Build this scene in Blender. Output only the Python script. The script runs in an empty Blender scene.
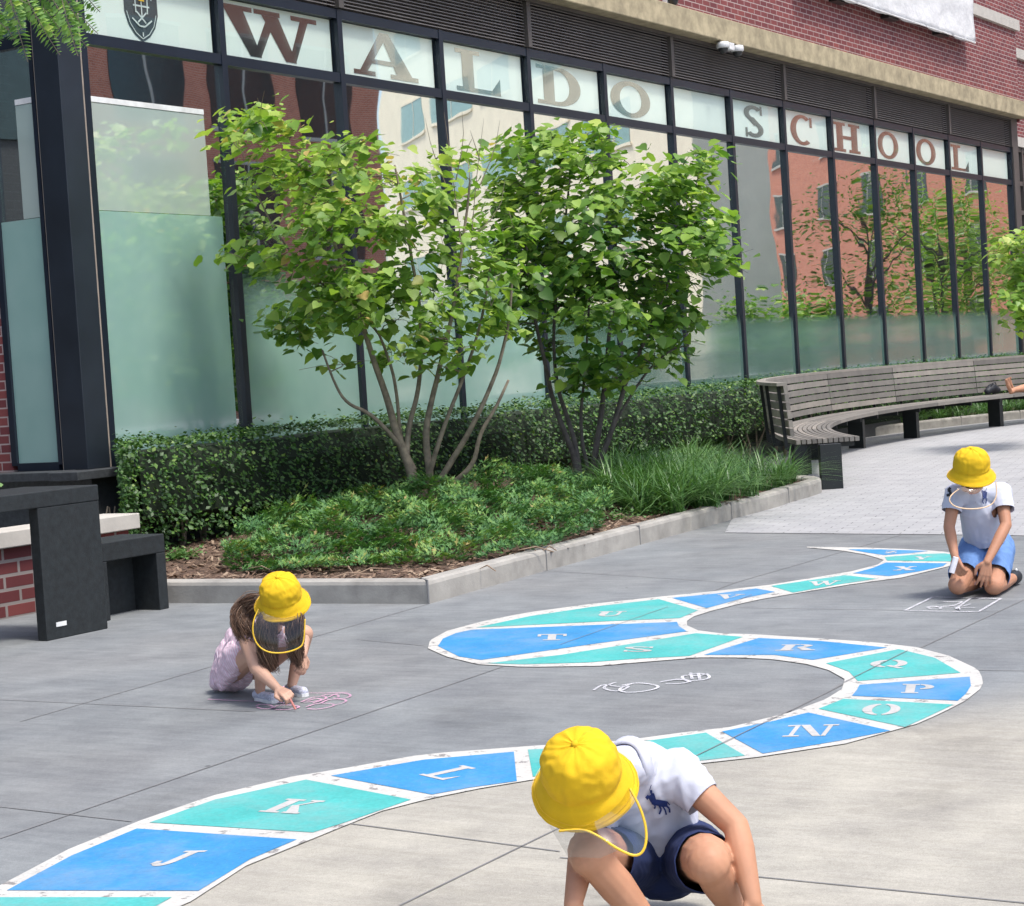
import bpy, bmesh, math, random
import numpy as np
from mathutils import Vector, Matrix, noise as mnoise
rnd = random.Random(7); nr = np.random.RandomState(7)
sc = bpy.context.scene
COL = sc.collection
R_ = math.radians
# ------------------------------------------------------------------ camera
EYE = 1.4; FPX = 1930.0; PITCH = R_(2.5); ROLL = R_(3.673)
_F = Vector((0, math.cos(PITCH), -math.sin(PITCH))); _R0 = Vector((1, 0, 0)); _U0 = Vector((0, math.sin(PITCH), math.cos(PITCH)))
_R = math.cos(ROLL)*_R0 - math.sin(ROLL)*_U0
_U = math.cos(ROLL)*_U0 + math.sin(ROLL)*_R0
cam = bpy.data.cameras.new('camera'); camo = bpy.data.objects.new('camera', cam); COL.objects.link(camo)
m = Matrix.Identity(4)
for i in range(3):
    m[i][0] = _R[i]; m[i][1] = _U[i]; m[i][2] = -_F[i]
m[2][3] = EYE
camo.matrix_world = m
cam.sensor_fit = 'HORIZONTAL'; cam.sensor_width = 36; cam.lens = FPX/1024*36; cam.clip_start = 0.05; cam.clip_end = 2000
sc.camera = camo
# ------------------------------------------------------------------ light
SUN_EL = 66; SUN_AZ = R_(50)      # azimuth of the sun, measured from straight behind the camera towards the right
sdir = Vector((math.sin(SUN_AZ)*math.cos(R_(SUN_EL)), -math.cos(SUN_AZ)*math.cos(R_(SUN_EL)), math.sin(R_(SUN_EL))))
w = bpy.data.worlds.new('World'); sc.world = w; w.use_nodes = True
nt = w.node_tree; bgn = nt.nodes['Background']; sky = nt.nodes.new('ShaderNodeTexSky')
sky.sky_type = 'NISHITA'; sky.sun_disc = False; sky.sun_elevation = R_(SUN_EL)
sky.sun_rotation = math.atan2(sdir.x, sdir.y); sky.dust_density = 3.0; sky.air_density = 1.0; sky.ozone_density = 1.5
nt.links.new(sky.outputs[0], bgn.inputs[0]); bgn.inputs[1].default_value = 0.15
sl = bpy.data.lights.new('sun', 'SUN'); sl.energy = 1.95; sl.angle = R_(11.0); sl.color = (1.0, 0.955, 0.88)
so = bpy.data.objects.new('sun', sl); COL.objects.link(so); so.rotation_euler = sdir.to_track_quat('Z', 'Y').to_euler()
sc.view_settings.view_transform = 'Standard'; sc.view_settings.look = 'None'; sc.view_settings.exposure = 0.80; sc.view_settings.gamma = 1
# ------------------------------------------------------------------ coordinates
AZ = R_(32.0)
D = Vector((math.sin(AZ), math.cos(AZ), 0)); N = Vector((math.cos(AZ), -math.sin(AZ), 0))
P0 = Vector((-3.2655, 15.75, 0)); BAY = 1.75
def ray(x, y): return _F + _R*((x-512)/FPX) - _U*((y-453)/FPX)
def G(x, y, z=0.0):
    v = ray(x, y); t = (z-EYE)/v.z; return Vector((v.x*t, v.y*t, z))
def PX(x, y, Y):
    v = ray(x, y); t = Y/v.y; return Vector((v.x*t, Y, EYE+v.z*t))
def LW(s, off, z=0.0): return P0 + D*s + N*off + Vector((0, 0, z))
def loc(p): q = p-P0; return q.dot(D), q.dot(N)
def FW(x, y, off=0.0):
    v = ray(x, y); q = P0+N*off-Vector((0, 0, EYE)); q = Vector((q.x, q.y, q.z)); t = q.dot(N)/v.dot(N)
    p = Vector((0, 0, EYE))+v*t; return (p-P0).dot(D), p.z
def project(p):
    q = p-Vector((0, 0, EYE)); d = q.dot(_F); return 512+FPX*q.dot(_R)/d, 453-FPX*q.dot(_U)/d
def sstep(a, b, x):
    t = min(1, max(0, (x-a)/(b-a))); return t*t*(3-2*t)
def inpoly(x, y, P):
    c = False; j = len(P)-1
    for i in range(len(P)):
        if (P[i][1] > y) != (P[j][1] > y) and x < (P[j][0]-P[i][0])*(y-P[i][1])/(P[j][1]-P[i][1])+P[i][0]: c = not c
        j = i
    return c
# ------------------------------------------------------------------ materials
def new_mat(name):
    mt = bpy.data.materials.new(name); mt.use_nodes = True; t = mt.node_tree; b = t.nodes['Principled BSDF']; return mt, t, b
def nd(t, typ, **kw):
    n = t.nodes.new(typ)
    for k, v in kw.items(): setattr(n, k, v)
    return n
def lk(t, a, b): t.links.new(a, b)
def c4(c): return (c[0], c[1], c[2], 1)
def texco(t, out='Object'):
    return nd(t, 'ShaderNodeTexCoord').outputs[out]
def noise(t, vec, scale, detail=4, rough=.6):
    n = nd(t, 'ShaderNodeTexNoise'); n.inputs['Scale'].default_value = scale; n.inputs['Detail'].default_value = detail; n.inputs['Roughness'].default_value = rough
    if vec is not None: lk(t, vec, n.inputs['Vector'])
    return n.outputs['Fac']
def ramp(t, fac, stops):
    n = nd(t, 'ShaderNodeValToRGB'); e = n.color_ramp.elements
    e[0].position, e[0].color = stops[0][0], c4(stops[0][1]); e[1].position, e[1].color = stops[-1][0], c4(stops[-1][1])
    for p, c in stops[1:-1]:
        q = e.new(p); q.color = c4(c)
    lk(t, fac, n.inputs[0]); return n.outputs[0]
def mixc(t, fac, a, b, mode='MIX'):
    n = nd(t, 'ShaderNodeMix', data_type='RGBA', blend_type=mode)
    for k, v in ((0, fac), (6, a), (7, b)):
        if isinstance(v, (int, float)): n.inputs[k].default_value = v
        elif isinstance(v, (tuple, list)): n.inputs[k].default_value = c4(v)
        else: lk(t, v, n.inputs[k])
    return n.outputs[2]
def bump(t, b, h, strength=.3, dist=.01):
    n = nd(t, 'ShaderNodeBump'); n.inputs['Strength'].default_value = strength; n.inputs['Distance'].default_value = dist
    lk(t, h, n.inputs['Height']); lk(t, n.outputs[0], b.inputs['Normal'])
def scaled(t, vec, s):
    n = nd(t, 'ShaderNodeMapping'); n.inputs['Scale'].default_value = s; lk(t, vec, n.inputs['Vector']); return n.outputs[0]
def simple(name, col, rough=.6, var=.15, scale=8, bumpn=0, metal=0, spec=.5, bscale=None, bdist=.004):
    mt, t, b = new_mat(name); v = texco(t)
    n = noise(t, v, scale)
    lo = tuple(c*(1-var) for c in col); hi = tuple(min(1, c*(1+var)) for c in col)
    lk(t, ramp(t, n, [(.3, lo), (.7, hi)]), b.inputs['Base Color'])
    b.inputs['Roughness'].default_value = rough; b.inputs['Metallic'].default_value = metal; b.inputs['Specular IOR Level'].default_value = spec
    if bumpn: bump(t, b, noise(t, v, bscale or scale*6, 3), bumpn, bdist)
    return mt
def leaf_mat(name, stops, trans=.35, rough=.45, tmul=(1.1, 1.3, .5)):
    mt, t, b = new_mat(name)
    a = nd(t, 'ShaderNodeAttribute', attribute_name='v')
    col = ramp(t, a.outputs['Fac'], stops)
    lk(t, col, b.inputs['Base Color']); b.inputs['Roughness'].default_value = rough; b.inputs['Specular IOR Level'].default_value = .45
    tr = nd(t, 'ShaderNodeBsdfTranslucent'); lk(t, mixc(t, 1.0, col, tmul, 'MULTIPLY'), tr.inputs['Color'])
    mx = nd(t, 'ShaderNodeMixShader'); mx.inputs[0].default_value = trans
    lk(t, b.outputs[0], mx.inputs[1]); lk(t, tr.outputs[0], mx.inputs[2]); lk(t, mx.outputs[0], t.nodes['Material Output'].inputs['Surface'])
    return mt
def concrete_mat():
    mt, t, b = new_mat('concrete_ground'); v = texco(t)
    rot = nd(t, 'ShaderNodeMapping'); rot.inputs['Rotation'].default_value = (0, 0, -R_(58)); lk(t, v, rot.inputs['Vector']); rv = rot.outputs[0]
    n1 = noise(t, v, .55, 5, .6); n2 = noise(t, scaled(t, rv, (14, 1.6, 1)), 1.6, 5, .65); n3 = noise(t, v, 60, 3, .7); n4 = noise(t, v, 2.3, 6, .7)
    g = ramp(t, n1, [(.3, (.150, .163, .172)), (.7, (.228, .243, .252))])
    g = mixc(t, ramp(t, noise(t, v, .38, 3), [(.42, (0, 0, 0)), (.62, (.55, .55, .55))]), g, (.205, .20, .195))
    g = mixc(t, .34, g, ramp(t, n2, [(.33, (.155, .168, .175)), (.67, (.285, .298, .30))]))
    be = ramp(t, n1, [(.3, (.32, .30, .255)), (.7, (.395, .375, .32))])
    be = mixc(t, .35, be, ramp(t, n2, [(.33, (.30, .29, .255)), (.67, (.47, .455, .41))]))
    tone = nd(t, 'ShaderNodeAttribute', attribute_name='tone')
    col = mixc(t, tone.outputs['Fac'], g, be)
    col = mixc(t, .3, col, ramp(t, n3, [(.25, (.30, .30, .30)), (.75, (.70, .70, .70))]), 'OVERLAY')
    col = mixc(t, .75, col, ramp(t, n4, [(.33, (.38, .38, .39)), (.67, (.62, .62, .61))]), 'OVERLAY')
    col = mixc(t, .35, col, ramp(t, noise(t, v, 230, 2, .6), [(.3, (.25, .25, .25)), (.7, (.75, .75, .75))]), 'OVERLAY')
    col = mixc(t, .5, col, ramp(t, noise(t, v, 1.1, 7, .75), [(.30, (.72, .71, .70)), (.42, (1, 1, 1))]), 'MULTIPLY')
    # dark spots (gum, oil)
    vo = nd(t, 'ShaderNodeTexVoronoi'); vo.inputs['Scale'].default_value = 1.3; vo.inputs['Randomness'].default_value = 1; lk(t, v, vo.inputs['Vector'])
    sp = ramp(t, vo.outputs['Distance'], [(.012, (0, 0, 0)), (.02, (1, 1, 1))])
    col = mixc(t, .55, col, sp, 'MULTIPLY')
    lk(t, col, b.inputs['Base Color']); b.inputs['Roughness'].default_value = .82; b.inputs['Specular IOR Level'].default_value = .3
    bump(t, b, n3, .25, .003)
    return mt
def paver_mat():
    mt, t, b = new_mat('pavers'); v = texco(t)
    rot = nd(t, 'ShaderNodeMapping'); rot.inputs['Rotation'].default_value = (0, 0, R_(20)); lk(t, v, rot.inputs['Vector'])
    br = nd(t, 'ShaderNodeTexBrick'); lk(t, rot.outputs[0], br.inputs['Vector'])
    br.inputs['Scale'].default_value = 1; br.inputs['Brick Width'].default_value = .21; br.inputs['Row Height'].default_value = .105; br.inputs['Mortar Size'].default_value = .005
    br.inputs['Color1'].default_value = (.31, .315, .325, 1); br.inputs['Color2'].default_value = (.38, .385, .395, 1); br.inputs['Mortar'].default_value = (.20, .20, .20, 1); br.inputs['Mortar Smooth'].default_value = .3
    n = noise(t, v, 3.1, 4); n2 = noise(t, v, 7, 2)
    col = mixc(t, .3, br.outputs['Color'], ramp(t, n, [(.3, (.30, .30, .31)), (.7, (.52, .515, .50))]))
    # some joints have lost their sand and read dark
    dk = nd(t, 'ShaderNodeMath', operation='MULTIPLY'); lk(t, br.outputs['Fac'], dk.inputs[0]); lk(t, ramp(t, n2, [(.52, (0, 0, 0)), (.6, (1, 1, 1))]), dk.inputs[1])
    col = mixc(t, dk.outputs[0], col, (.10, .10, .10))
    lk(t, col, b.inputs['Base Color']); b.inputs['Roughness'].default_value = .85
    bump(t, b, noise(t, v, 50, 3), .2, .003); return mt
def brick_mat(name='brick', c1=(.15, .034, .038), c2=(.24, .06, .055), mortar=(.40, .31, .29), rh=.0745, bw=.215, ms=.007):
    mt, t, b = new_mat(name); v = texco(t)
    sx = nd(t, 'ShaderNodeSeparateXYZ'); lk(t, v, sx.inputs[0]); ad = nd(t, 'ShaderNodeMath', operation='ADD'); lk(t, sx.outputs[0], ad.inputs[0]); lk(t, sx.outputs[1], ad.inputs[1])
    cb = nd(t, 'ShaderNodeCombineXYZ'); lk(t, ad.outputs[0], cb.inputs[0]); lk(t, sx.outputs[2], cb.inputs[1])
    br = nd(t, 'ShaderNodeTexBrick'); lk(t, cb.outputs[0], br.inputs['Vector']); br.inputs['Scale'].default_value = 1
    br.inputs['Brick Width'].default_value = bw; br.inputs['Row Height'].default_value = rh; br.inputs['Mortar Size'].default_value = ms; br.inputs['Mortar Smooth'].default_value = .2
    br.inputs['Color1'].default_value = c4(c1); br.inputs['Color2'].default_value = c4(c2); br.inputs['Mortar'].default_value = c4(mortar); br.inputs['Bias'].default_value = -.1
    col = mixc(t, .35, br.outputs['Color'], ramp(t, noise(t, v, 2.2, 5), [(.3, (.35, .35, .35)), (.7, (.68, .66, .66))]), 'OVERLAY')
    lk(t, col, b.inputs['Base Color']); b.inputs['Roughness'].default_value = .8
    inv = nd(t, 'ShaderNodeMath', operation='SUBTRACT'); inv.inputs[0].default_value = 1; lk(t, br.outputs['Fac'], inv.inputs[1]); bump(t, b, inv.outputs[0], .5, .006)
    return mt
def paint_mat(name, col, wear=.5, dark=(.16, .15, .15), edge=.66):
    mt, t, b = new_mat(name); v = texco(t)
    lo = tuple(c*.88 for c in col); hi = tuple(min(1, c*1.08) for c in col)
    cc = ramp(t, noise(t, v, 3.5, 5), [(.3, lo), (.7, hi)])
    cc = mixc(t, .16, cc, ramp(t, noise(t, v, 70, 2), [(.3, (.2, .2, .2)), (.7, (.8, .8, .8))]), 'OVERLAY')
    du = ramp(t, noise(t, v, 1.7, 6, .7), [(.45, (0, 0, 0)), (.7, (.42, .42, .42))]); cc = mixc(t, du, cc, (.33, .34, .34))
    sc_ = ramp(t, noise(t, scaled(t, v, (30, 5, 1)), 4, 4, .7), [(.58, (0, 0, 0)), (.75, (.22, .22, .22))]); cc = mixc(t, sc_, cc, (.36, .37, .37))
    if wear:
        ch = ramp(t, noise(t, v, 13, 6, .72), [(edge, (0, 0, 0)), (edge+.035, (1, 1, 1))])
        n = nd(t, 'ShaderNodeMath', operation='MULTIPLY'); lk(t, ch, n.inputs[0]); n.inputs[1].default_value = wear
        cc = mixc(t, n.outputs[0], cc, dark)
    lk(t, cc, b.inputs['Base Color']); b.inputs['Roughness'].default_value = .7; b.inputs['Specular IOR Level'].default_value = .25
    bump(t, b, noise(t, v, 60, 3), .2, .003); return mt
def glass_mat(name, tint=(.78, .90, .87), refl=.66, wav=.5, fm=.45):
    mt, t, b = new_mat(name); t.nodes.remove(b); v = texco(t)
    g = nd(t, 'ShaderNodeBsdfGlossy'); g.inputs['Roughness'].default_value = .012; g.inputs['Color'].default_value = (.92, .97, .95, 1)
    tr = nd(t, 'ShaderNodeBsdfTransparent'); tr.inputs['Color'].default_value = c4(tint)
    bp = nd(t, 'ShaderNodeBump'); bp.inputs['Strength'].default_value = wav; bp.inputs['Distance'].default_value = .006
    lk(t, noise(t, scaled(t, v, (1, 1, 1.2)), .9, 1.5, .4), bp.inputs['Height']); lk(t, bp.outputs[0], g.inputs['Normal'])
    lw = nd(t, 'ShaderNodeLayerWeight'); lw.inputs['Blend'].default_value = .35
    ma = nd(t, 'ShaderNodeMath', operation='MULTIPLY_ADD', use_clamp=True); lk(t, lw.outputs['Facing'], ma.inputs[0]); ma.inputs[1].default_value = fm; ma.inputs[2].default_value = refl
    mx = nd(t, 'ShaderNodeMixShader'); lk(t, ma.outputs[0], mx.inputs[0]); lk(t, tr.outputs[0], mx.inputs[1]); lk(t, g.outputs[0], mx.inputs[2])
    lk(t, mx.outputs[0], t.nodes['Material Output'].inputs['Surface']); return mt
def wood_mat():
    mt, t, b = new_mat('weathered_wood'); a = nd(t, 'ShaderNodeAttribute', attribute_name='v'); v = texco(t)
    cc = ramp(t, a.outputs['Fac'], [(0, (.14, .132, .122)), (.5, (.20, .188, .172)), (1, (.29, .265, .235))])
    cc = mixc(t, .5, cc, ramp(t, noise(t, v, 4, 6, .7), [(.3, (.3, .3, .3)), (.7, (.68, .66, .63))]), 'OVERLAY')
    lk(t, cc, b.inputs['Base Color']); b.inputs['Roughness'].default_value = .8; bump(t, b, noise(t, v, 40, 3), .3, .003); return mt
def stripe_mat():
    mt, t, b = new_mat('pink_stripe_cloth'); v = texco(t)
    wv = nd(t, 'ShaderNodeTexWave'); wv.bands_direction = 'X'; wv.inputs['Scale'].default_value = 30; wv.inputs['Distortion'].default_value = 1.6; wv.inputs['Detail'].default_value = 2; wv.inputs['Detail Scale'].default_value = .3
    mp = nd(t, 'ShaderNodeMapping'); mp.inputs['Rotation'].default_value = (0, R_(25), R_(20)); lk(t, v, mp.inputs['Vector']); lk(t, mp.outputs[0], wv.inputs['Vector'])
    lk(t, ramp(t, wv.outputs['Fac'], [(.25, (.66, .43, .52)), (.7, (.70, .60, .66))]), b.inputs['Base Color']); b.inputs['Roughness'].default_value = .9; return mt
M = {}
M['concrete'] = concrete_mat(); M['pavers'] = paver_mat(); M['brick'] = brick_mat()
M['brick_big'] = brick_mat('brick_low', (.11, .022, .025), (.18, .042, .04), (.24, .21, .20), .092, .26, .012)
M['brick_far'] = brick_mat('brick_far', (.52, .17, .10), (.62, .22, .13), (.6, .42, .35))
M['curb'] = simple('curb_concrete', (.34, .325, .295), .85, .22, 5, .4, bscale=70)
M['joint'] = simple('joint_dark', (.195, .195, .197), .9)
M['white_paint'] = paint_mat('white_paint', (.56, .55, .515), .8, edge=.575)
M['blue_paint'] = paint_mat('blue_paint', (.045, .255, .53), .45, dark=(.10, .17, .27), edge=.66)
M['teal_paint'] = paint_mat('teal_paint', (.075, .42, .40), .45, dark=(.13, .28, .27), edge=.66)
M['letter_paint'] = paint_mat('letter_paint', (.50, .49, .475), .3, edge=.70)
M['frame'] = simple('frame_metal', (.008, .013, .024), .38, .2, 2, spec=.5)
M['frame_top'] = simple('frame_metal_upper', (.085, .074, .068), .5, .2, 2)
M['pillar'] = simple('pillar_metal', (.016, .022, .032), .42, .25, 1.5)
M['tan_seal'] = simple('seal_tan', (.30, .25, .21), .7)
M['louver'] = simple('louver_metal', (.20, .18, .17), .5, .15, 3)
M['band'] = simple('stone_band', (.38, .32, .205), .9, .3, 6, .5, bscale=40)
M['stone'] = simple('pale_stone', (.50, .47, .42), .9, .1, 6, .3)
M['granite'] = simple('dark_granite', (.045, .05, .055), .6, .3, 30)
M['black_slab'] = simple('black_slab', (.015, .019, .021), .65, .35, 25, .3, bscale=120)
M['glass'] = glass_mat('window_glass'); M['glass_top'] = glass_mat('panel_glass', (.97, .99, .98), .04, .3, .10)
M['letter_glass'] = glass_mat('letter_glass', (.25, .3, .3), .52, .3)
M['film'] = None
def frost_mat(name='frosted_film', lo=(.30, .52, .46), hi=(.40, .62, .56), gl=.36, fade=None):
    mt, t, b = new_mat(name); v = texco(t)
    lk(t, ramp(t, noise(t, v, 1.1, 3), [(.3, lo), (.7, hi)]), b.inputs['Base Color']); b.inputs['Roughness'].default_value = .9
    g = nd(t, 'ShaderNodeBsdfGlossy'); g.inputs['Roughness'].default_value = .05; mx = nd(t, 'ShaderNodeMixShader'); mx.inputs[0].default_value = gl
    bp = nd(t, 'ShaderNodeBump'); bp.inputs['Strength'].default_value = .3; bp.inputs['Distance'].default_value = .006; lk(t, noise(t, v, .9, 1.5, .4), bp.inputs['Height']); lk(t, bp.outputs[0], g.inputs['Normal'])
    lk(t, b.outputs[0], mx.inputs[1]); lk(t, g.outputs[0], mx.inputs[2]); out = mx.outputs[0]
    if fade:
        z = nd(t, 'ShaderNodeSeparateXYZ'); lk(t, v, z.inputs[0]); mr = nd(t, 'ShaderNodeMapRange', interpolation_type='SMOOTHSTEP'); mr.inputs['From Min'].default_value = fade[0]; mr.inputs['From Max'].default_value = fade[1]; lk(t, z.outputs[2], mr.inputs['Value'])
        tr = nd(t, 'ShaderNodeBsdfTransparent'); m2 = nd(t, 'ShaderNodeMixShader'); lk(t, mr.outputs[0], m2.inputs[0]); lk(t, out, m2.inputs[1]); lk(t, tr.outputs[0], m2.inputs[2]); out = m2.outputs[0]
    lk(t, out, t.nodes['Material Output'].inputs['Surface']); return mt
M['frost'] = frost_mat(); M['frost_mid'] = frost_mat('frosted_film_soft', fade=(1.7, 2.45)); M['frost_dark'] = frost_mat('frosted_film_green', (.10, .22, .18), (.17, .31, .26), .5, (1.65, 1.92)); M['blind'] = frost_mat('blind_behind_glass', (.50, .62, .56), (.58, .70, .64), .42)
M['film'] = frost_mat('white_vinyl', (.80, .88, .83), (.86, .93, .88), .12); M['letter_dark'] = frost_mat('clear_letter', (.02, .03, .032), (.03, .042, .045), .58)
M['screen'] = simple('white_screen', (.84, .90, .86), .8, .03, 1)
M['interior'] = simple('interior_dark', (.05, .07, .075), .9)
M['crest'] = simple('crest_dark', (.05, .07, .08), .5); M['crest_pale'] = simple('crest_pale', (.62, .68, .66), .6)
M['banner'] = simple('banner_cloth', (.70, .70, .70), .8, .07, 5, .5, bscale=6, bdist=.04)
M['white_plastic'] = simple('white_plastic', (.75, .75, .74), .35); M['dark_plastic'] = simple('dark_plastic', (.03, .03, .03), .3)
M['wood'] = wood_mat(); M['bench_metal'] = simple('bench_metal', (.008, .011, .012), .45)
M['bark'] = simple('bark', (.22, .18, .13), .9, .4, 14, .6, bscale=60); M['bark_dark'] = simple('bark_dark', (.10, .085, .08), .9, .35, 14, .6, bscale=60)
M['mulch'] = simple('mulch', (.15, .095, .065), 1, .6, 22, 1, bscale=60, bdist=.03)
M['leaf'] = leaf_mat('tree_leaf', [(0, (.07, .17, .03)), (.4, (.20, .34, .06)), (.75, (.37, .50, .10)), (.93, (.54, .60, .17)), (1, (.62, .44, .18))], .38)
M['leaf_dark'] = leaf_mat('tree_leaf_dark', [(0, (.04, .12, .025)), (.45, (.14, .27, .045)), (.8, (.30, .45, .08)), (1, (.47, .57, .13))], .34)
M['hedge'] = leaf_mat('hedge_leaf', [(0, (.018, .05, .015)), (.55, (.045, .115, .025)), (.85, (.11, .22, .04)), (1, (.22, .32, .07))], .18, .5)
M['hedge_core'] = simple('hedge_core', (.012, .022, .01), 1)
M['juniper'] = leaf_mat('juniper', [(0, (.025, .08, .03)), (.4, (.06, .17, .05)), (.7, (.13, .27, .06)), (.9, (.24, .34, .07)), (1, (.34, .26, .10))], .15, .6)
M['grass'] = leaf_mat('liriope', [(0, (.03, .09, .025)), (.5, (.07, .17, .04)), (1, (.16, .28, .09))], .2, .4)
M['locust'] = leaf_mat('locust_leaf', [(0, (.12, .24, .07)), (.6, (.24, .40, .12)), (1, (.45, .58, .12))], .4)
M['chip'] = leaf_mat('mulch_chip', [(0, (.07, .04, .03)), (.5, (.19, .12, .08)), (1, (.36, .27, .19))], .0, .9)
M['skin'] = simple('skin', (.50, .255, .155), .58, .13, 9, spec=.35); M['skin_tan'] = simple('skin_tan', (.47, .235, .145), .58, .13, 9, spec=.35)
for k in ('skin', 'skin_tan'):
    b = M[k].node_tree.nodes['Principled BSDF']; b.inputs['Subsurface Weight'].default_value = .12; b.inputs['Subsurface Radius'].default_value = (.012, .005, .003); b.inputs['Subsurface Scale'].default_value = .5
M['yellow'] = simple('yellow_cotton', (.70, .44, .006), .9, .08, 14, .3, bscale=220, bdist=.002)
M['skin_pale'] = simple('skin_pale', (.58, .345, .245), .55, .10, 9, spec=.35)
M['shield_front'] = shield_mat2 = None
M['rim_yellow'] = simple('rim_yellow', (.80, .50, .03), .5); M['rim_pale'] = simple('rim_pale', (.80, .56, .34), .5)
M['shirt'] = simple('white_pique', (.56, .58, .68), .9, .04, 5, .2, bscale=260, bdist=.0015)
M['navy'] = simple('navy_cotton', (.012, .025, .095), .9, .15, 10); M['navy_thread'] = simple('navy_thread', (.01, .03, .16), .8)
M['blue_shorts'] = simple('blue_cotton', (.13, .25, .52), .9, .08, 10, .2, bscale=150)
M['pink'] = stripe_mat()
M['hair'] = leaf_mat('brown_hair', [(0, (.05, .026, .018)), (.6, (.16, .09, .058)), (1, (.36, .23, .15))], .05, .38, (1, .8, .6))
M['shoe_silver'] = simple('glitter_shoe', (.50, .52, .62), .35, .4, 180); M['shoe_dark'] = simple('dark_shoe', (.015, .018, .025), .6)
M['white_rubber'] = simple('white_rubber', (.75, .75, .75), .6); M['chalk'] = simple('chalk_white', (.82, .80, .84), .9)
def chalk_mat(name, col):
    mt, t, b = new_mat(name); v = texco(t); b.inputs['Base Color'].default_value = c4(col); b.inputs['Roughness'].default_value = 1
    tr = nd(t, 'ShaderNodeBsdfTransparent'); mx = nd(t, 'ShaderNodeMixShader'); a = ramp(t, noise(t, v, 170, 3, .7), [(.36, (0, 0, 0)), (.50, (1, 1, 1))])
    c = nd(t, 'ShaderNodeMath', operation='MULTIPLY'); lk(t, a, c.inputs[0]); lk(t, ramp(t, noise(t, v, 9, 3), [(.3, (.45, .45, .45)), (.6, (1, 1, 1))]), c.inputs[1])
    lk(t, c.outputs[0], mx.inputs[0]); lk(t, tr.outputs[0], mx.inputs[1]); lk(t, b.outputs[0], mx.inputs[2]); lk(t, mx.outputs[0], t.nodes['Material Output'].inputs['Surface']); return mt
M['chalk_w'] = chalk_mat('chalk_line_white', (.66, .66, .70)); M['chalk_p'] = chalk_mat('chalk_line_pink', (.66, .36, .52))
M['eye'] = simple('eye_dark', (.02, .015, .012), .2); M['lip'] = simple('lip', (.50, .18, .15), .5)
M['beige'] = simple('beige_stone', (.92, .80, .62), .8, .06, 1); M['dark_glass'] = simple('dark_window', (.025, .045, .05), .12)
M['pale_glass'] = simple('teal_window', (.22, .36, .34), .12)
def shield_mat(name, tint, r=.08):
    mt, t, b = new_mat(name); t.nodes.remove(b)
    g = nd(t, 'ShaderNodeBsdfGlossy'); g.inputs['Roughness'].default_value = .08; tr = nd(t, 'ShaderNodeBsdfTransparent'); tr.inputs['Color'].default_value = c4(tint)
    lw = nd(t, 'ShaderNodeLayerWeight'); lw.inputs['Blend'].default_value = .3
    ma = nd(t, 'ShaderNodeMath', operation='MULTIPLY_ADD', use_clamp=True); lk(t, lw.outputs['Facing'], ma.inputs[0]); ma.inputs[1].default_value = .2; ma.inputs[2].default_value = r
    mx = nd(t, 'ShaderNodeMixShader'); lk(t, ma.outputs[0], mx.inputs[0]); lk(t, tr.outputs[0], mx.inputs[1]); lk(t, g.outputs[0], mx.inputs[2]); lk(t, mx.outputs[0], t.nodes['Material Output'].inputs['Surface']); return mt
M['shield_front'] = shield_mat('clear_shield_front', (.80, .81, .82), .14); M['shield'] = shield_mat('clear_shield', (.92, .93, .94), .03); M['shield_grey'] = shield_mat('smoky_shield', (.74, .74, .74), .05)
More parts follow.
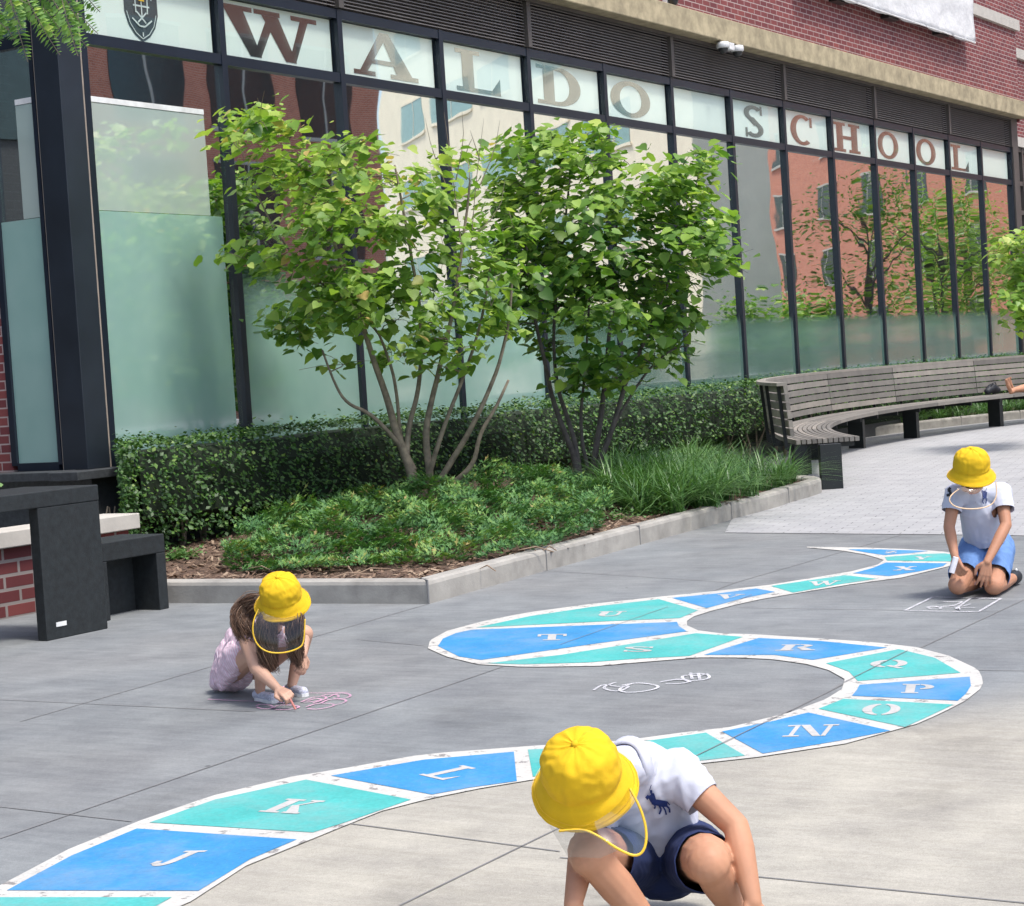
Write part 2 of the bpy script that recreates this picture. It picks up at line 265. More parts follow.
# ------------------------------------------------------------------ mesh helpers
def tag(o, label=None, cat=None, group=None, kind=None):
    if label: o['label'] = label
    if cat: o['category'] = cat
    if group: o['group'] = group
    if kind: o['kind'] = kind
    return o
def thing(name, label, cat, at=(0, 0, 0), rz=0, group=None):
    o = bpy.data.objects.new(name, None); COL.objects.link(o); o.location = at; o.rotation_euler = (0, 0, rz); o.empty_display_size = .1
    return tag(o, label, cat, group)
ORG = {}
class MB:
    def __init__(s): s.v = []; s.f = []; s.a = []
    def add(s, vs, fs, a=None):
        b = len(s.v); s.v += [tuple(p) for p in vs]; s.f += [tuple(i+b for i in f) for f in fs]
        s.a += [(a if a is not None else .5)]*len(vs); return s
    def box(s, x0, x1, y0, y1, z0, z1, a=None):
        return s.add([(x0, y0, z0), (x1, y0, z0), (x1, y1, z0), (x0, y1, z0), (x0, y0, z1), (x1, y0, z1), (x1, y1, z1), (x0, y1, z1)],
                     [(0, 3, 2, 1), (4, 5, 6, 7), (0, 1, 5, 4), (1, 2, 6, 5), (2, 3, 7, 6), (3, 0, 4, 7)], a)
    def hexa(s, b4, t4, a=None):
        return s.add(list(b4)+list(t4), [(0, 3, 2, 1), (4, 5, 6, 7), (0, 1, 5, 4), (1, 2, 6, 5), (2, 3, 7, 6), (3, 0, 4, 7)], a)
    def obox(s, o, ax, ay, az, a=None):
        o = Vector(o); ax = Vector(ax); ay = Vector(ay); az = Vector(az)
        return s.hexa([o, o+ax, o+ax+ay, o+ay], [o+az, o+ax+az, o+ax+ay+az, o+ay+az], a)
    def poly(s, pts, a=None): return s.add(pts, [tuple(range(len(pts)))], a)
    def tube(s, pts, rad, n=8, a=None, cap=True):
        pts = [Vector(p) for p in pts]; k = len(pts)
        if isinstance(rad, (int, float)): rad = [rad]*k
        vs = []; prev = None
        for i, p in enumerate(pts):
            t = (pts[min(i+1, k-1)]-pts[max(i-1, 0)]).normalized()
            u = (prev - t*prev.dot(t)) if prev else t.orthogonal()
            if u.length < 1e-6: u = t.orthogonal()
            u.normalize(); prev = u; w_ = t.cross(u)
            for j in range(n):
                an = 2*math.pi*j/n; vs.append(p+(u*math.cos(an)+w_*math.sin(an))*rad[i])
        fs = [(i*n+j, i*n+(j+1) % n, (i+1)*n+(j+1) % n, (i+1)*n+j) for i in range(k-1) for j in range(n)]
        if cap: fs += [tuple(range(n))[::-1], tuple((k-1)*n+j for j in range(n))]
        return s.add(vs, fs, a)
    def lathe(s, prof, o, axis, n=28, ref=None, fn=None, a=None):
        axis = Vector(axis).normalized(); u = (Vector(ref)-axis*Vector(ref).dot(axis)).normalized() if ref else axis.orthogonal().normalized(); w_ = axis.cross(u); o = Vector(o); vs = []
        for r, z in prof:
            for j in range(n):
                an = 2*math.pi*j/n; rr, zz = (fn(r, z, an) if fn else (r, z)); vs.append(o+axis*zz+(u*math.cos(an)+w_*math.sin(an))*rr)
        k = len(prof)
        fs = [(i*n+j, i*n+(j+1) % n, (i+1)*n+(j+1) % n, (i+1)*n+j) for i in range(k-1) for j in range(n)]
        return s.add(vs, fs, a)
    def build(s, name, mat, parent=None, local=False, smooth=False, bevel=0):
        me = bpy.data.meshes.new(name); o = bpy.data.objects.new(name, me); COL.objects.link(o)
        vs = s.v; org = Vector((0, 0, 0))
        if parent is not None:
            o.parent = parent; org = Vector(ORG.get(parent.name, parent.location))
            ORG[o.name] = org
        if not local and org.length > 0: vs = [(p[0]-org.x, p[1]-org.y, p[2]-org.z) for p in vs]
        me.from_pydata(vs, [], s.f)
        at = me.attributes.new('v', 'FLOAT', 'POINT'); at.data.foreach_set('value', np.array(s.a, dtype=np.float32))
        me.materials.append(mat if not isinstance(mat, str) else M[mat])
        if smooth: me.polygons.foreach_set('use_smooth', [True]*len(me.polygons))
        if bevel:
            md = o.modifiers.new('bevel', 'BEVEL'); md.width = bevel; md.segments = 2; md.limit_method = 'ANGLE'
        me.update(); return o
# many identical little shapes placed by numpy
def scatter_mesh(name, mat, tv, tf, pos, X, Y, Z, val, parent=None):
    n = len(pos); k = len(tv); tv = np.array(tv, float)
    V = pos[:, None, :] + tv[None, :, 0:1]*X[:, None, :] + tv[None, :, 1:2]*Y[:, None, :] + tv[None, :, 2:3]*Z[:, None, :]
    V = V.reshape(-1, 3)
    if parent is not None: V = V-np.array(ORG.get(parent.name, parent.location))[None, :]
    me = bpy.data.meshes.new(name); me.vertices.add(n*k); me.vertices.foreach_set('co', V.astype(np.float32).ravel())
    lens = [len(f) for f in tf]; flat = np.concatenate([np.array(f) for f in tf]); nl = len(flat)
    idx = (flat[None, :]+(np.arange(n)*k)[:, None]).ravel()
    me.loops.add(n*nl); me.loops.foreach_set('vertex_index', idx.astype(np.int32))
    me.polygons.add(n*len(tf)); ls = np.cumsum([0]+lens[:-1]); st = (ls[None, :]+(np.arange(n)*nl)[:, None]).ravel()
    me.polygons.foreach_set('loop_start', st.astype(np.int32)); me.polygons.foreach_set('loop_total', np.tile(lens, n).astype(np.int32))
    me.update(calc_edges=True); me.validate()
    at = me.attributes.new('v', 'FLOAT', 'POINT'); at.data.foreach_set('value', np.repeat(val, k).astype(np.float32))
    me.materials.append(M[mat]); o = bpy.data.objects.new(name, me); COL.objects.link(o)
    if parent is not None: o.parent = parent
    return o
def unit(a): return a/np.maximum(np.linalg.norm(a, axis=1, keepdims=True), 1e-9)
def leaf_frames(n, size, sv=.3, droop=.6, out=None, upness=.8):
    # X across, Y along the leaf (tip), Z normal
    Zv = nr.normal(size=(n, 3))*.55; Zv[:, 2] = np.abs(Zv[:, 2])+upness
    if out is not None: Zv += out*.7
    Zv = unit(Zv); T = nr.normal(size=(n, 3)); T[:, 2] -= droop
    if out is not None: T += out*.5
    T = unit(T-Zv*np.sum(T*Zv, axis=1, keepdims=True)); Xv = np.cross(T, Zv)
    s = size*(1+sv*nr.uniform(-1, 1, (n, 1))); return Xv*s, T*s, Zv*s
HEART = ([(0, 0, 0), (-.28, -.10, .03), (-.46, .18, .07), (-.38, .52, .05), (0, 1.0, -.12), (.38, .52, .05), (.46, .18, .07), (.28, -.10, .03), (0, .45, -.04)],
         [(0, 8, 2, 1), (8, 4, 3, 2), (0, 7, 6, 8), (8, 6, 5, 4)])
OVAL = ([(0, 0, 0), (-.28, .45, .06), (0, 1, 0), (.28, .45, .06)], [(0, 1, 2), (0, 2, 3)])
# ------------------------------------------------------------------ setting: ground
CURB = [(60, 603), (168, 603), (429, 604), (512, 580), (600, 556), (700, 528), (780, 507)]
MURAL_LOW = [(-300, 1010), (-60, 938), (0, 931), (186, 904), (246, 866), (306, 841), (358, 820), (428, 798), (480, 788), (537, 779), (620, 775), (700, 763), (758, 757), (846, 743), (900, 729), (935, 716), (980, 702), (1060, 684), (1200, 660), (1600, 600)]
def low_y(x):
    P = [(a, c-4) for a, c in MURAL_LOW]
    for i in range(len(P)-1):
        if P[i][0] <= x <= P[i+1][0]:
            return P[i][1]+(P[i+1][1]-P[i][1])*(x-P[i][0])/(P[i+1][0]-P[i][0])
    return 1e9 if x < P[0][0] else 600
def build_ground():
    xs = list(np.arange(-3.2, 4.6, .035)); xs = [-600, -120, -40, -15, -8]+xs+[8, 15, 40, 120, 600]
    ys = list(np.arange(4.2, 12.2, .035)); ys = [-600, -120, -30, -5, 2]+ys+[14, 18, 25, 40, 90, 300, 900]
    nx = len(xs); v = [(x, y, 0) for y in ys for x in xs]
    f = [(j*nx+i, j*nx+i+1, (j+1)*nx+i+1, (j+1)*nx+i) for j in range(len(ys)-1) for i in range(nx-1)]
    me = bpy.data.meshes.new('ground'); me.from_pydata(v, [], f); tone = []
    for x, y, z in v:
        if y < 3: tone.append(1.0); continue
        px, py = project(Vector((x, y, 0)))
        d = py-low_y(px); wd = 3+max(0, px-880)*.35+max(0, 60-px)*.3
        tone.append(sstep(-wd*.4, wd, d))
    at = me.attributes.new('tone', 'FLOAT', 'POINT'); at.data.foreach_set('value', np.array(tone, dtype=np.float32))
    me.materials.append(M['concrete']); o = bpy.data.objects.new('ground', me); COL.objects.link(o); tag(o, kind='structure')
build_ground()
CC = Vector((17.52, 19.89, 0)); RB = 14.03
def arc(r, th, z=0): return CC+Vector((-math.cos(th)*r, math.sin(th)*r, z))    # th 0 = facing the camera side end
curb_pts = [G(x, y) for x, y in CURB]+[Vector((2.52, 17.75, 0)), Vector((2.86, 18.4, 0)), Vector((3.03, 18.86, 0)), Vector((2.98, 19.3, 0)), Vector((2.70, 19.62, 0)), Vector((2.4, 20.2, 0))]
curb_pts += [arc(RB+1.45, th) for th in np.linspace(.1, 1.25, 24)]
def smooth_line(P, k=3):
    for _ in range(k):
        Q = [P[0]]
        for i in range(len(P)-1): Q += [P[i]*.75+P[i+1]*.25, P[i]*.25+P[i+1]*.75]
        P = Q+[P[-1]]
    return P
cp = curb_pts[:3]+smooth_line(curb_pts[2:], 2)[1:]
def offset_line(P, w_):
    O = []
    for i in range(len(P)):
        a = (P[i]-P[i-1]).normalized() if i else None; b = (P[i+1]-P[i]).normalized() if i < len(P)-1 else None
        na = Vector((-a.y, a.x, 0)) if a else None; nb = Vector((-b.y, b.x, 0)) if b else None
        n_ = (na+nb).normalized() if a and b else (na or nb); k = 1/max(.5, n_.dot(nb or na)); O.append(P[i]+n_*w_*k)
    return O
# paved plaza (behind the front edge line, up to the curb)
pv = [G(725, 533), G(945, 535), G(1100, 537), Vector((9, 12.4, 0)), Vector((30, 20, 0)), Vector((30, 48, 0)), LW(24, .4)]+[p for p in reversed(cp) if p.y > 16.2]
mb = MB(); mb.poly([p+Vector((0, 0, .004)) for p in pv]); tag(mb.build('paved_plaza', 'pavers'), kind='structure')
# joints in the slabs
mb = MB()
def strip(mb, a, b, w_, z):
    t = (b-a).normalized(); n_ = Vector((-t.y, t.x, 0))*w_/2; h = Vector((0, 0, z)); mb.poly([a-n_+h, b-n_+h, b+n_+h, a+n_+h])
for a, b in [((0, 839), (497, 669)), ((497, 669), (612, 630)), ((612, 630), (735, 583)), ((735, 583), (905, 534)), ((20, 722), (429, 604)), ((640, 786), (692, 760)), ((692, 760), (861, 676)), ((861, 676), (1024, 600)), ((400, 906), (560, 828)), ((1024, 600), (1200, 520)),
             ((-20, 699), (256, 712)), ((-10, 806), (132, 822)), ((335, 822), (560, 852)), ((560, 858), (1050, 906)), ((740, 608), (1000, 612)), ((360, 640), (425, 646)), ((470, 566), (735, 583)), ((940, 670), (1100, 672))]:
    strip(mb, G(*a), G(*b), .007, .0025)
tag(mb.build('pavement_joints', 'joint'), kind='structure')
mb = MB()
for a, b in [((640, 786), (692, 760)), ((692, 760), (792, 711)), ((834, 689), (908, 652)), ((560, 646), (668, 608)), ((728, 605), (752, 596))]:
    strip(mb, G(*a), G(*b), .005, .0085)
tag(mb.build('pavement_cracks', 'joint'), kind='structure')
# planting soil (mounded)
def soilz(x, y):
    s, o = loc(Vector((x, y, 0)))
    return .10+.30*math.exp(-((s-3.0)/2.6)**2-((o-1.7)/1.35)**2)+.04*mnoise.noise(Vector((x*.8, y*.8, 3)))
def SG(px, py):
    z = .15
    for _ in range(12): p = G(px, py, z); z = .5*z+.5*soilz(p.x, p.y)
    return G(px, py, z)
inner = offset_line(cp, .13)
# soil grid clipped by curb polygon
soilpoly = [(p.x, p.y) for p in offset_line(cp, .06)]+[tuple(LW(32, -.02)[:2]), tuple(LW(-2.4, -.02)[:2])]
mb = MB(); st = .12; cells = {}
xs = np.arange(-4.2, 14, st); ys = np.arange(11, 42, st)
def vid(i, j):
    if (i, j) not in cells:
        x, y = xs[i], ys[j]; cells[(i, j)] = len(mb.v); mb.v.append((x, y, soilz(x, y)+.015*mnoise.noise(Vector((x*6, y*6, 0))))); mb.a.append(.5)
    return cells[(i, j)]
for i in range(len(xs)-1):
    for j in range(len(ys)-1):
        x, y = xs[i]+st/2, ys[j]+st/2
        if inpoly(x, y, soilpoly): mb.f.append((vid(i, j), vid(i+1, j), vid(i+1, j+1), vid(i, j+1)))
tag(mb.build('planting_bed_soil', 'mulch', smooth=True), kind='structure')
# curb
root = thing('planter_curb', 'pale concrete kerb edging the planting bed and curving on behind the bench', 'kerb', curb_pts[2])
mb = MB(); H = .145
prof = [(0, -.05), (0, .115), (.008, .135), (.03, H), (.12, H), (.142, .135), (.15, .12), (.15, -.05)]
rows = [offset_line(cp, w_) for w_, z in prof]
for i in range(len(cp)):
    for k, (w_, z) in enumerate(prof): mb.v.append((rows[k][i].x, rows[k][i].y, z)); mb.a.append(.5)
K = len(prof)
for i in range(len(cp)-1):
    for k in range(K-1): mb.f.append((i*K+k, i*K+k+1, (i+1)*K+k+1, (i+1)*K+k))
mb.build('curb_stone', 'curb', root)
mb = MB(); acc = 0; last = 0
for i in range(1, len(cp)-1):
    acc += (cp[i]-cp[i-1]).length
    if i == 2 or acc-last > 1.5:
        last = acc; t = ((cp[i+1]-cp[i]).normalized()+(cp[i]-cp[i-1]).normalized()).normalized(); n_ = Vector((-t.y, t.x, 0))
        mb.obox(cp[i]-n_*.004-t*.004, t*.008, n_*.158, Vector((0, 0, H+.003)))
mb.build('curb_joint', 'joint', root)
# ------------------------------------------------------------------ mural
mural = thing('ground_mural', 'winding painted alphabet snake of blue and teal squares with white borders on the concrete', 'ground mural', G(500, 700))
A_ = [(-260, 905), (-120, 905), (0, 886.6), (70, 849.6), (140.6, 821.5), (211, 797), (292, 777.6), (340, 770), (424, 755), (537, 746.5), (620, 742), (678, 734), (730, 728), (791, 713), (826, 700), (842, 690), (845, 680), (829, 671), (808, 665), (773, 660), (735, 658.3), (700, 658.2), (640, 663), (600, 666.6), (525, 667.8), (478, 665), (447, 657.5), (428, 649), (430, 641), (447, 631.6), (478, 623), (525, 613.4), (587.5, 605), (662, 597), (712, 592), (769, 585.5), (812, 578.5), (852, 571.8), (878, 565), (884, 560.6), (868, 555.5), (842, 551), (807, 548)]
B_ = [(-260, 950), (-120, 950), (90, 940), (186, 906), (246, 867), (306, 842.6), (358, 821.5), (382, 812), (428, 800), (480, 789.4), (537, 780), (620, 775), (700, 764.5), (758, 758), (846, 744.5), (920, 724), (963, 703.5), (980, 690), (984, 682), (978, 670), (949, 656.6), (917, 648), (876, 643.2), (817, 639), (758, 635.2), (720, 634), (698, 631), (687, 626), (687, 621.5), (694, 617), (711, 611.6), (737, 605), (760, 600), (790, 594.8), (852, 584.8), (903, 578), (950, 566.5), (968, 559.5), (962, 555), (945, 552.3), (916, 550), (870, 548.3), (807, 547.2)]
def resamp(P, n):
    P = [Vector((p[0], p[1], 0)) for p in P]; P = smooth_line(P, 2); Ls = [0]
    for i in range(1, len(P)): Ls.append(Ls[-1]+(P[i]-P[i-1]).length)
    out = []
    for k in range(n):
        t = Ls[-1]*k/(n-1); i = 1
        while i < len(P)-1 and Ls[i] < t: i += 1
        q = (t-Ls[i-1])/max(1e-9, Ls[i]-Ls[i-1]); out.append(P[i-1].lerp(P[i], min(1, max(0, q))))
    return out
# pair the two edges at key indices so the band never folds
pairs = [(0, 0), (2, 2), (4, 4), (6, 7), (9, 10), (12, 13), (13, 14), (15, 17), (17, 20), (20, 23), (22, 25), (25, 26), (27, 27), (29, 28), (32, 29), (33, 30), (35, 32), (37, 34), (38, 36), (39, 38), (42, 42)]
mb = MB()
for (a0, b0), (a1, b1) in zip(pairs[:-1], pairs[1:]):
    pa = A_[a0:a1+1]; pb = B_[b0:b1+1]
    def along(P, t):
        Ls = [0]
        for i in range(1, len(P)): Ls.append(Ls[-1]+math.hypot(P[i][0]-P[i-1][0], P[i][1]-P[i-1][1]))
        if Ls[-1] == 0: return P[0]
        d = t*Ls[-1]
        for i in range(1, len(P)):
            if d <= Ls[i]+1e-9:
                q = (d-Ls[i-1])/max(1e-9, Ls[i]-Ls[i-1]); return (P[i-1][0]+(P[i][0]-P[i-1][0])*q, P[i-1][1]+(P[i][1]-P[i-1][1])*q)
        return P[-1]
    k = 8
    for i in range(k):
        q = [along(pa, i/k), along(pa, (i+1)/k), along(pb, (i+1)/k), along(pb, i/k)]
        mb.poly([G(x, y)+Vector((0, 0, .004)) for x, y in q])
mb.build('border', 'white_paint', mural)
CELLS = [
 ('teal', 'I', [(-200, 902), (0, 899), (172, 899), (152, 910), (80, 934), (-200, 946)], None),
 ('blue', 'J', [(7, 892), (28, 880.5), (72, 857), (137, 830), (297, 841), (250, 861), (198.7, 892.5)], ((142.5, 868.5), (31, -.5), (36, -15.5))),
 ('teal', 'K', [(149.5, 824), (215, 801), (306, 781), (411, 801), (345, 824), (313, 834)], ((258, 813.5), (38, 2.3), (30, -13))),
 ('blue', 'L', [(331, 777), (424, 761), (514, 753), (517, 782.5), (470, 789), (432, 796)], ((419, 776.5), (24, 5.5), (44, -9.5))),
 ('teal', 'M', [(528, 751), (620, 746), (706, 734), (745, 757), (620, 771), (533, 778)], ((620, 762), (40, 0), (14, -10))),
 ('blue', 'N', [(722, 732.8), (770, 723), (808.4, 713.8), (890.5, 732), (840, 742), (763, 755)], ((782, 738.5), (46, -1), (9, -11.5))),
 ('teal', 'O', [(818.7, 710), (843.6, 700), (953.4, 705.8), (930, 717), (905, 728.4)], ((860, 716.8), (38, 0), (5, -11.5))),
 ('blue', 'P', [(852, 697), (857, 691), (859.7, 686), (969.8, 677.8), (971, 687), (966, 695), (957.8, 702)], ((901, 694.5), (33, .5), (2, -9))),
 ('teal', 'Q', [(826, 664.3), (899, 650.2), (935, 659), (960.8, 674), (858, 682.2), (849, 672.7)], ((869, 669), (37, -.5), (3, -7.5))),
 ('blue', 'R', [(704, 655.9), (758.6, 639), (820, 642), (887.5, 648.6), (812.8, 661), (775, 656)], ((775, 652), (38, -.5), (7, -6))),
 ('teal', 'S', [(487, 664.4), (560, 656), (630, 645), (696, 634.2), (743, 637.8), (689.4, 657), (640, 659.5), (587.5, 663.5), (525, 665.3)], ((620, 653), (33, .3), (4, -5.2))),
 ('blue', 'T', [(438, 647), (443, 639.5), (456, 634), (472, 630.6), (580, 626.5), (677, 622.8), (679, 627), (687, 632.3), (600, 644), (481, 661), (459, 657.5)], ((537, 641.5), (29, -.4), (1, -6))),
 ('teal', 'U', [(476, 628.5), (530, 617), (590, 608), (659, 600), (698, 611.3), (680, 619), (600, 622.5)], ((594, 617.6), (27, -.3), (6, -5))),
 ('blue', 'V', [(672, 598.7), (720, 594), (756, 589.3), (775, 592.6), (740, 600), (706.6, 609)], ((712, 600.5), (26, -.3), (6, -5))),
 ('teal', 'W', [(771, 586.8), (810, 581), (845, 576), (877, 579.5), (840, 585), (793, 593.4)], ((806, 587), (30, -1), (4, -4.6))),
 ('blue', 'X', [(853, 574), (872, 569), (886, 563.3), (947, 564), (943, 567), (920, 572), (889, 577)], ((893, 571.5), (22, -.2), (2, -4))),
 ('teal', 'Y', [(887, 561.3), (885, 557.8), (920, 555), (944, 554), (958, 556), (964, 559), (952, 562.3)], ((912, 560.6), (17, -.2), (3, -3.2))),
 ('blue', 'Z', [(848, 550), (880, 550.1), (928.5, 551.6), (910, 554), (884, 555.8), (868, 553.5)], ((884, 554.2), (12, 0), (2, -2.4)))]
# --- slab serif glyphs in a unit box
def rect(a, b, c, d): return [(a, c), (b, c), (b, d), (a, d)]
def ringq(cx, cy, ro, ri, a0, a1, n=10):
    o = []
    for i in range(n):
        t0 = R_(a0+(a1-a0)*i/n); t1 = R_(a0+(a1-a0)*(i+1)/n)
        o.append([(cx+ro[0]*math.cos(t0), cy+ro[1]*math.sin(t0)), (cx+ro[0]*math.cos(t1), cy+ro[1]*math.sin(t1)), (cx+ri[0]*math.cos(t1), cy+ri[1]*math.sin(t1)), (cx+ri[0]*math.cos(t0), cy+ri[1]*math.sin(t0))])
    return o
GL = {
 'I': [rect(.35, .65, .1, .9), rect(.15, .85, 0, .1), rect(.15, .85, .9, 1)],
 'J': [rect(.45, .75, .25, .9), rect(.25, .95, .9, 1)]+ringq(.45, .25, (.30, .25), (.0, .06), 270, 360, 6)+ringq(.45, .25, (.33, .25), (.12, .07), 200, 270, 6)+[rect(.08, .28, .14, .34)],
 'K': [rect(.12, .38, .1, .9), rect(0, .5, 0, .1), rect(0, .5, .9, 1), [(.42, .42), (.55, .50), (.92, .9), (.78, .9)], rect(.66, 1, .9, 1), [(.46, .56), (.62, .60), (.98, .1), (.66, .1)], rect(.6, 1.04, 0, .1)],
 'L': [rect(.14, .40, .1, .9), rect(0, .55, .9, 1), rect(0, 1, 0, .1), [(.8, .1), (1, .1), (1, .42)]],
 'M': [rect(.1, .22, .1, .9), rect(0, .35, 0, .1), rect(0, .22, .9, 1), [(.22, .98), (.38, .98), (.56, .2), (.48, .02)], [(.56, .2), (.48, .02), (.70, .9), (.78, .98)], rect(.78, 1, .1, .98), rect(.70, 1.08, 0, .1)],
 'N': [rect(.12, .22, .1, .9), rect(0, .36, 0, .1), rect(-.05, .22, .9, 1), [(.22, 1), (.42, 1), (.84, 0), (.66, 0)], rect(.84, .94, 0, .9), rect(.72, 1.06, .9, 1)],
 'O': ringq(.5, .5, (.5, .5), (.24, .42), 100, 260, 14)+ringq(.5, .5, (.5, .5), (.24, .42), -80, 80, 14),
 'OO': ringq(.5, .5, (.5, .5), (.27, .38), 0, 360, 28),
 'P': [rect(.12, .40, .1, .9), rect(0, .52, 0, .1), rect(0, .52, .9, 1)]+ringq(.55, .72, (.42, .28), (.16, .18), -90, 90, 10),
 'Q': ringq(.5, .5, (.5, .5), (.24, .42), 100, 260, 14)+ringq(.5, .5, (.5, .5), (.24, .42), -80, 80, 14)+[[(.44, .2), (.56, .3), (.96, -.14), (.78, -.14)]],
 'R': [rect(.12, .38, .1, .9), rect(0, .48, 0, .1), rect(0, .48, .9, 1)]+ringq(.50, .75, (.36, .25), (.14, .15), -90, 90, 10)+[[(.48, .48), (.70, .5), (.96, .1), (.70, .1)], rect(.66, 1.04, 0, .1)],
 'S': ringq(.5, .75, (.44, .25), (.2, .13), 35, 270, 12)+ringq(.5, .25, (.44, .25), (.2, .13), -145, 90, 12)+[[(.17, .60), (.50, .625), (.83, .40), (.50, .375)], rect(.80, .90, .72, 1.0), rect(.10, .20, 0, .28)],
 'T': [rect(.36, .64, .1, .88), rect(.2, .8, 0, .1), rect(0, 1, .88, 1), rect(0, .12, .62, .88), rect(.88, 1, .62, .88)],
 'U': [rect(.1, .38, .35, .9), rect(0, .5, .9, 1), rect(.74, .86, .35, .9), rect(.62, 1, .9, 1)]+ringq(.48, .35, (.38, .35), (.14, .25), 180, 270, 8)+ringq(.48, .35, (.38, .35), (.26, .25), 270, 360, 8),
 'V': [[(.1, .9), (.4, .9), (.62, .25), (.5, 0)], rect(0, .5, .9, 1), [(.62, .25), (.5, 0), (.82, .9), (.92, .9)], rect(.68, 1.05, .9, 1)],
 'W': [[(.05, .9), (.25, .9), (.42, 0), (.30, 0)], rect(-.02, .34, .9, 1), [(.345, .10), (.41, 0), (.575, .80), (.505, .90)], [(.44, .9), (.62, .9), (.80, 0), (.68, 0)], rect(.36, .64, .901, 1), [(.73, .10), (.79, 0), (.95, .9), (.86, .9)], rect(.76, 1.05, .9, 1)],
 'X': [[(.08, .9), (.4, .9), (.92, .1), (.6, .1)], [(.72, .9), (.88, .9), (.6, .5), (.52, .58)], [(.1, .1), (.26, .1), (.48, .4), (.4, .5)], rect(0, .46, .9, 1), rect(.62, 1, .9, 1), rect(0, .38, 0, .1), rect(.52, 1, 0, .1)],
 'Y': [[(.06, .9), (.36, .9), (.60, .45), (.38, .42)], [(.76, .9), (.9, .9), (.62, .42), (.55, .5)], rect(.37, .63, .1, .44), rect(.2, .8, 0, .1), rect(0, .44, .9, 1), rect(.66, 1, .9, 1)],
 'Z': [[(.62, .9), (.95, .9), (.36, .1), (.04, .1)], rect(.05, .95, .9, 1), rect(.04, 1, 0, .1), rect(.05, .14, .66, .9), rect(.9, 1, .1, .34)],
 'A': [[(.08, .1), (.20, .1), (.50, .86), (.42, 1)], [(.42, 1), (.56, 1), (.92, .1), (.66, .1)], rect(-.02, .32, 0, .1), rect(.56, 1.02, 0, .1), rect(.26, .68, .28, .38)],
 'D': [rect(.14, .38, .1, .9), rect(0, .5, 0, .1), rect(0, .5, .9, 1)]+ringq(.46, .5, (.52, .5), (.26, .4), -90, 90, 14),
 'C': ringq(.52, .5, (.5, .5), (.26, .39), 52, 308, 22)+[rect(.83, .93, .62, .95)],
 'H': [rect(.1, .34, .1, .9), rect(.66, .9, .1, .9), rect(0, .44, 0, .1), rect(0, .44, .9, 1), rect(.56, 1, 0, .1), rect(.56, 1, .9, 1), rect(.34, .66, .44, .56)],
}
for col, ch, poly, aff in CELLS:
    mb = MB(); mb.poly([G(x, y)+Vector((0, 0, .0055)) for x, y in poly]); c_ = mb.build('square', col+'_paint', mural)
    tag(c_, ('blue' if col == 'blue' else 'teal')+' painted square with the letter '+ch)
    if aff:
        (ox, oy), (rx, ry), (ux, uy) = aff; mb = MB()
        for q, P in enumerate(GL[ch]):
            mb.poly([G(ox+rx*a+ux*b, oy+ry*a+uy*b)+Vector((0, 0, .0068+.00008*(q % 9))) for a, b in P])
        mb.build('letter', 'letter_paint', c_)
# ------------------------------------------------------------------ chalk drawings
def chalk_line(mb, P, w_=.012, z=.0045):
    P = [G(x, y) for x, y in P]; P = smooth_line(P, 2); w_ = w_*1.25; A = offset_line(P, w_/2); B = offset_line(P, -w_/2); h = Vector((0, 0, z))
    for i in range(len(P)-1): mb.poly([A[i]+h, B[i]+h, B[i+1]+h, A[i+1]+h])
def cz(c, s, x, y): return [(c[0]+a/s, c[1]+b/s) for a, b in zip(x, y)]
gp = lambda L: [(190+a/5.033, 550+b/5.033) for a, b in L]
mb = MB()
for k, L in enumerate([[(90, 755), (280, 765), (430, 768), (480, 775)], [(470, 690), (540, 722), (660, 725), (740, 722), (800, 720)], [(335, 790), (350, 780), (410, 785), (420, 800), (370, 806), (335, 795)], [(420, 800), (440, 785), (520, 785), (560, 795), (500, 808), (430, 808)],
          [(585, 795), (640, 775), (720, 778), (730, 790), (640, 808), (590, 803)], [(660, 775), (700, 755), (780, 755), (790, 770), (730, 785)], [(700, 745), (740, 725), (800, 728), (812, 742), (770, 755), (720, 750)], [(560, 770), (620, 745), (680, 740), (690, 755), (630, 768), (570, 772)], [(590, 765), (640, 750), (670, 762), (620, 775)], [(660, 740), (700, 730), (750, 735), (745, 748)]]):
    chalk_line(mb, gp(L), .009, .0042+.0002*k)
tag(mb.build('chalk_drawing', 'chalk_p'), 'pink chalk flower drawing on the concrete beside the squatting girl', 'chalk drawing')
wp = lambda L: [(400+a/3.2, 530+b/3.2) for a, b in L]
mb = MB()
for k, L in enumerate([[(620, 515), (650, 495), (700, 505), (740, 500), (700, 522), (640, 508), (690, 490)], [(710, 500), (760, 490), (830, 500), (820, 512), (760, 522), (710, 522), (700, 510), (740, 495)], [(830, 490), (880, 480), (940, 485), (900, 495), (850, 495)], [(860, 485), (900, 478), (930, 490)], [(910, 470), (950, 460), (990, 466), (990, 480), (930, 487), (900, 478), (910, 466), (960, 470), (985, 462)], [(930, 460), (935, 480)], [(955, 462), (960, 483)]]):
    chalk_line(mb, wp(L), .011, .0042+.0002*k)
tag(mb.build('chalk_drawing', 'chalk_w'), 'white chalk scribbles in the loop of the painted snake', 'chalk drawing')
bp_ = lambda L: [(860+a/6.244, 560+b/6.244) for a, b in L]
mb = MB()
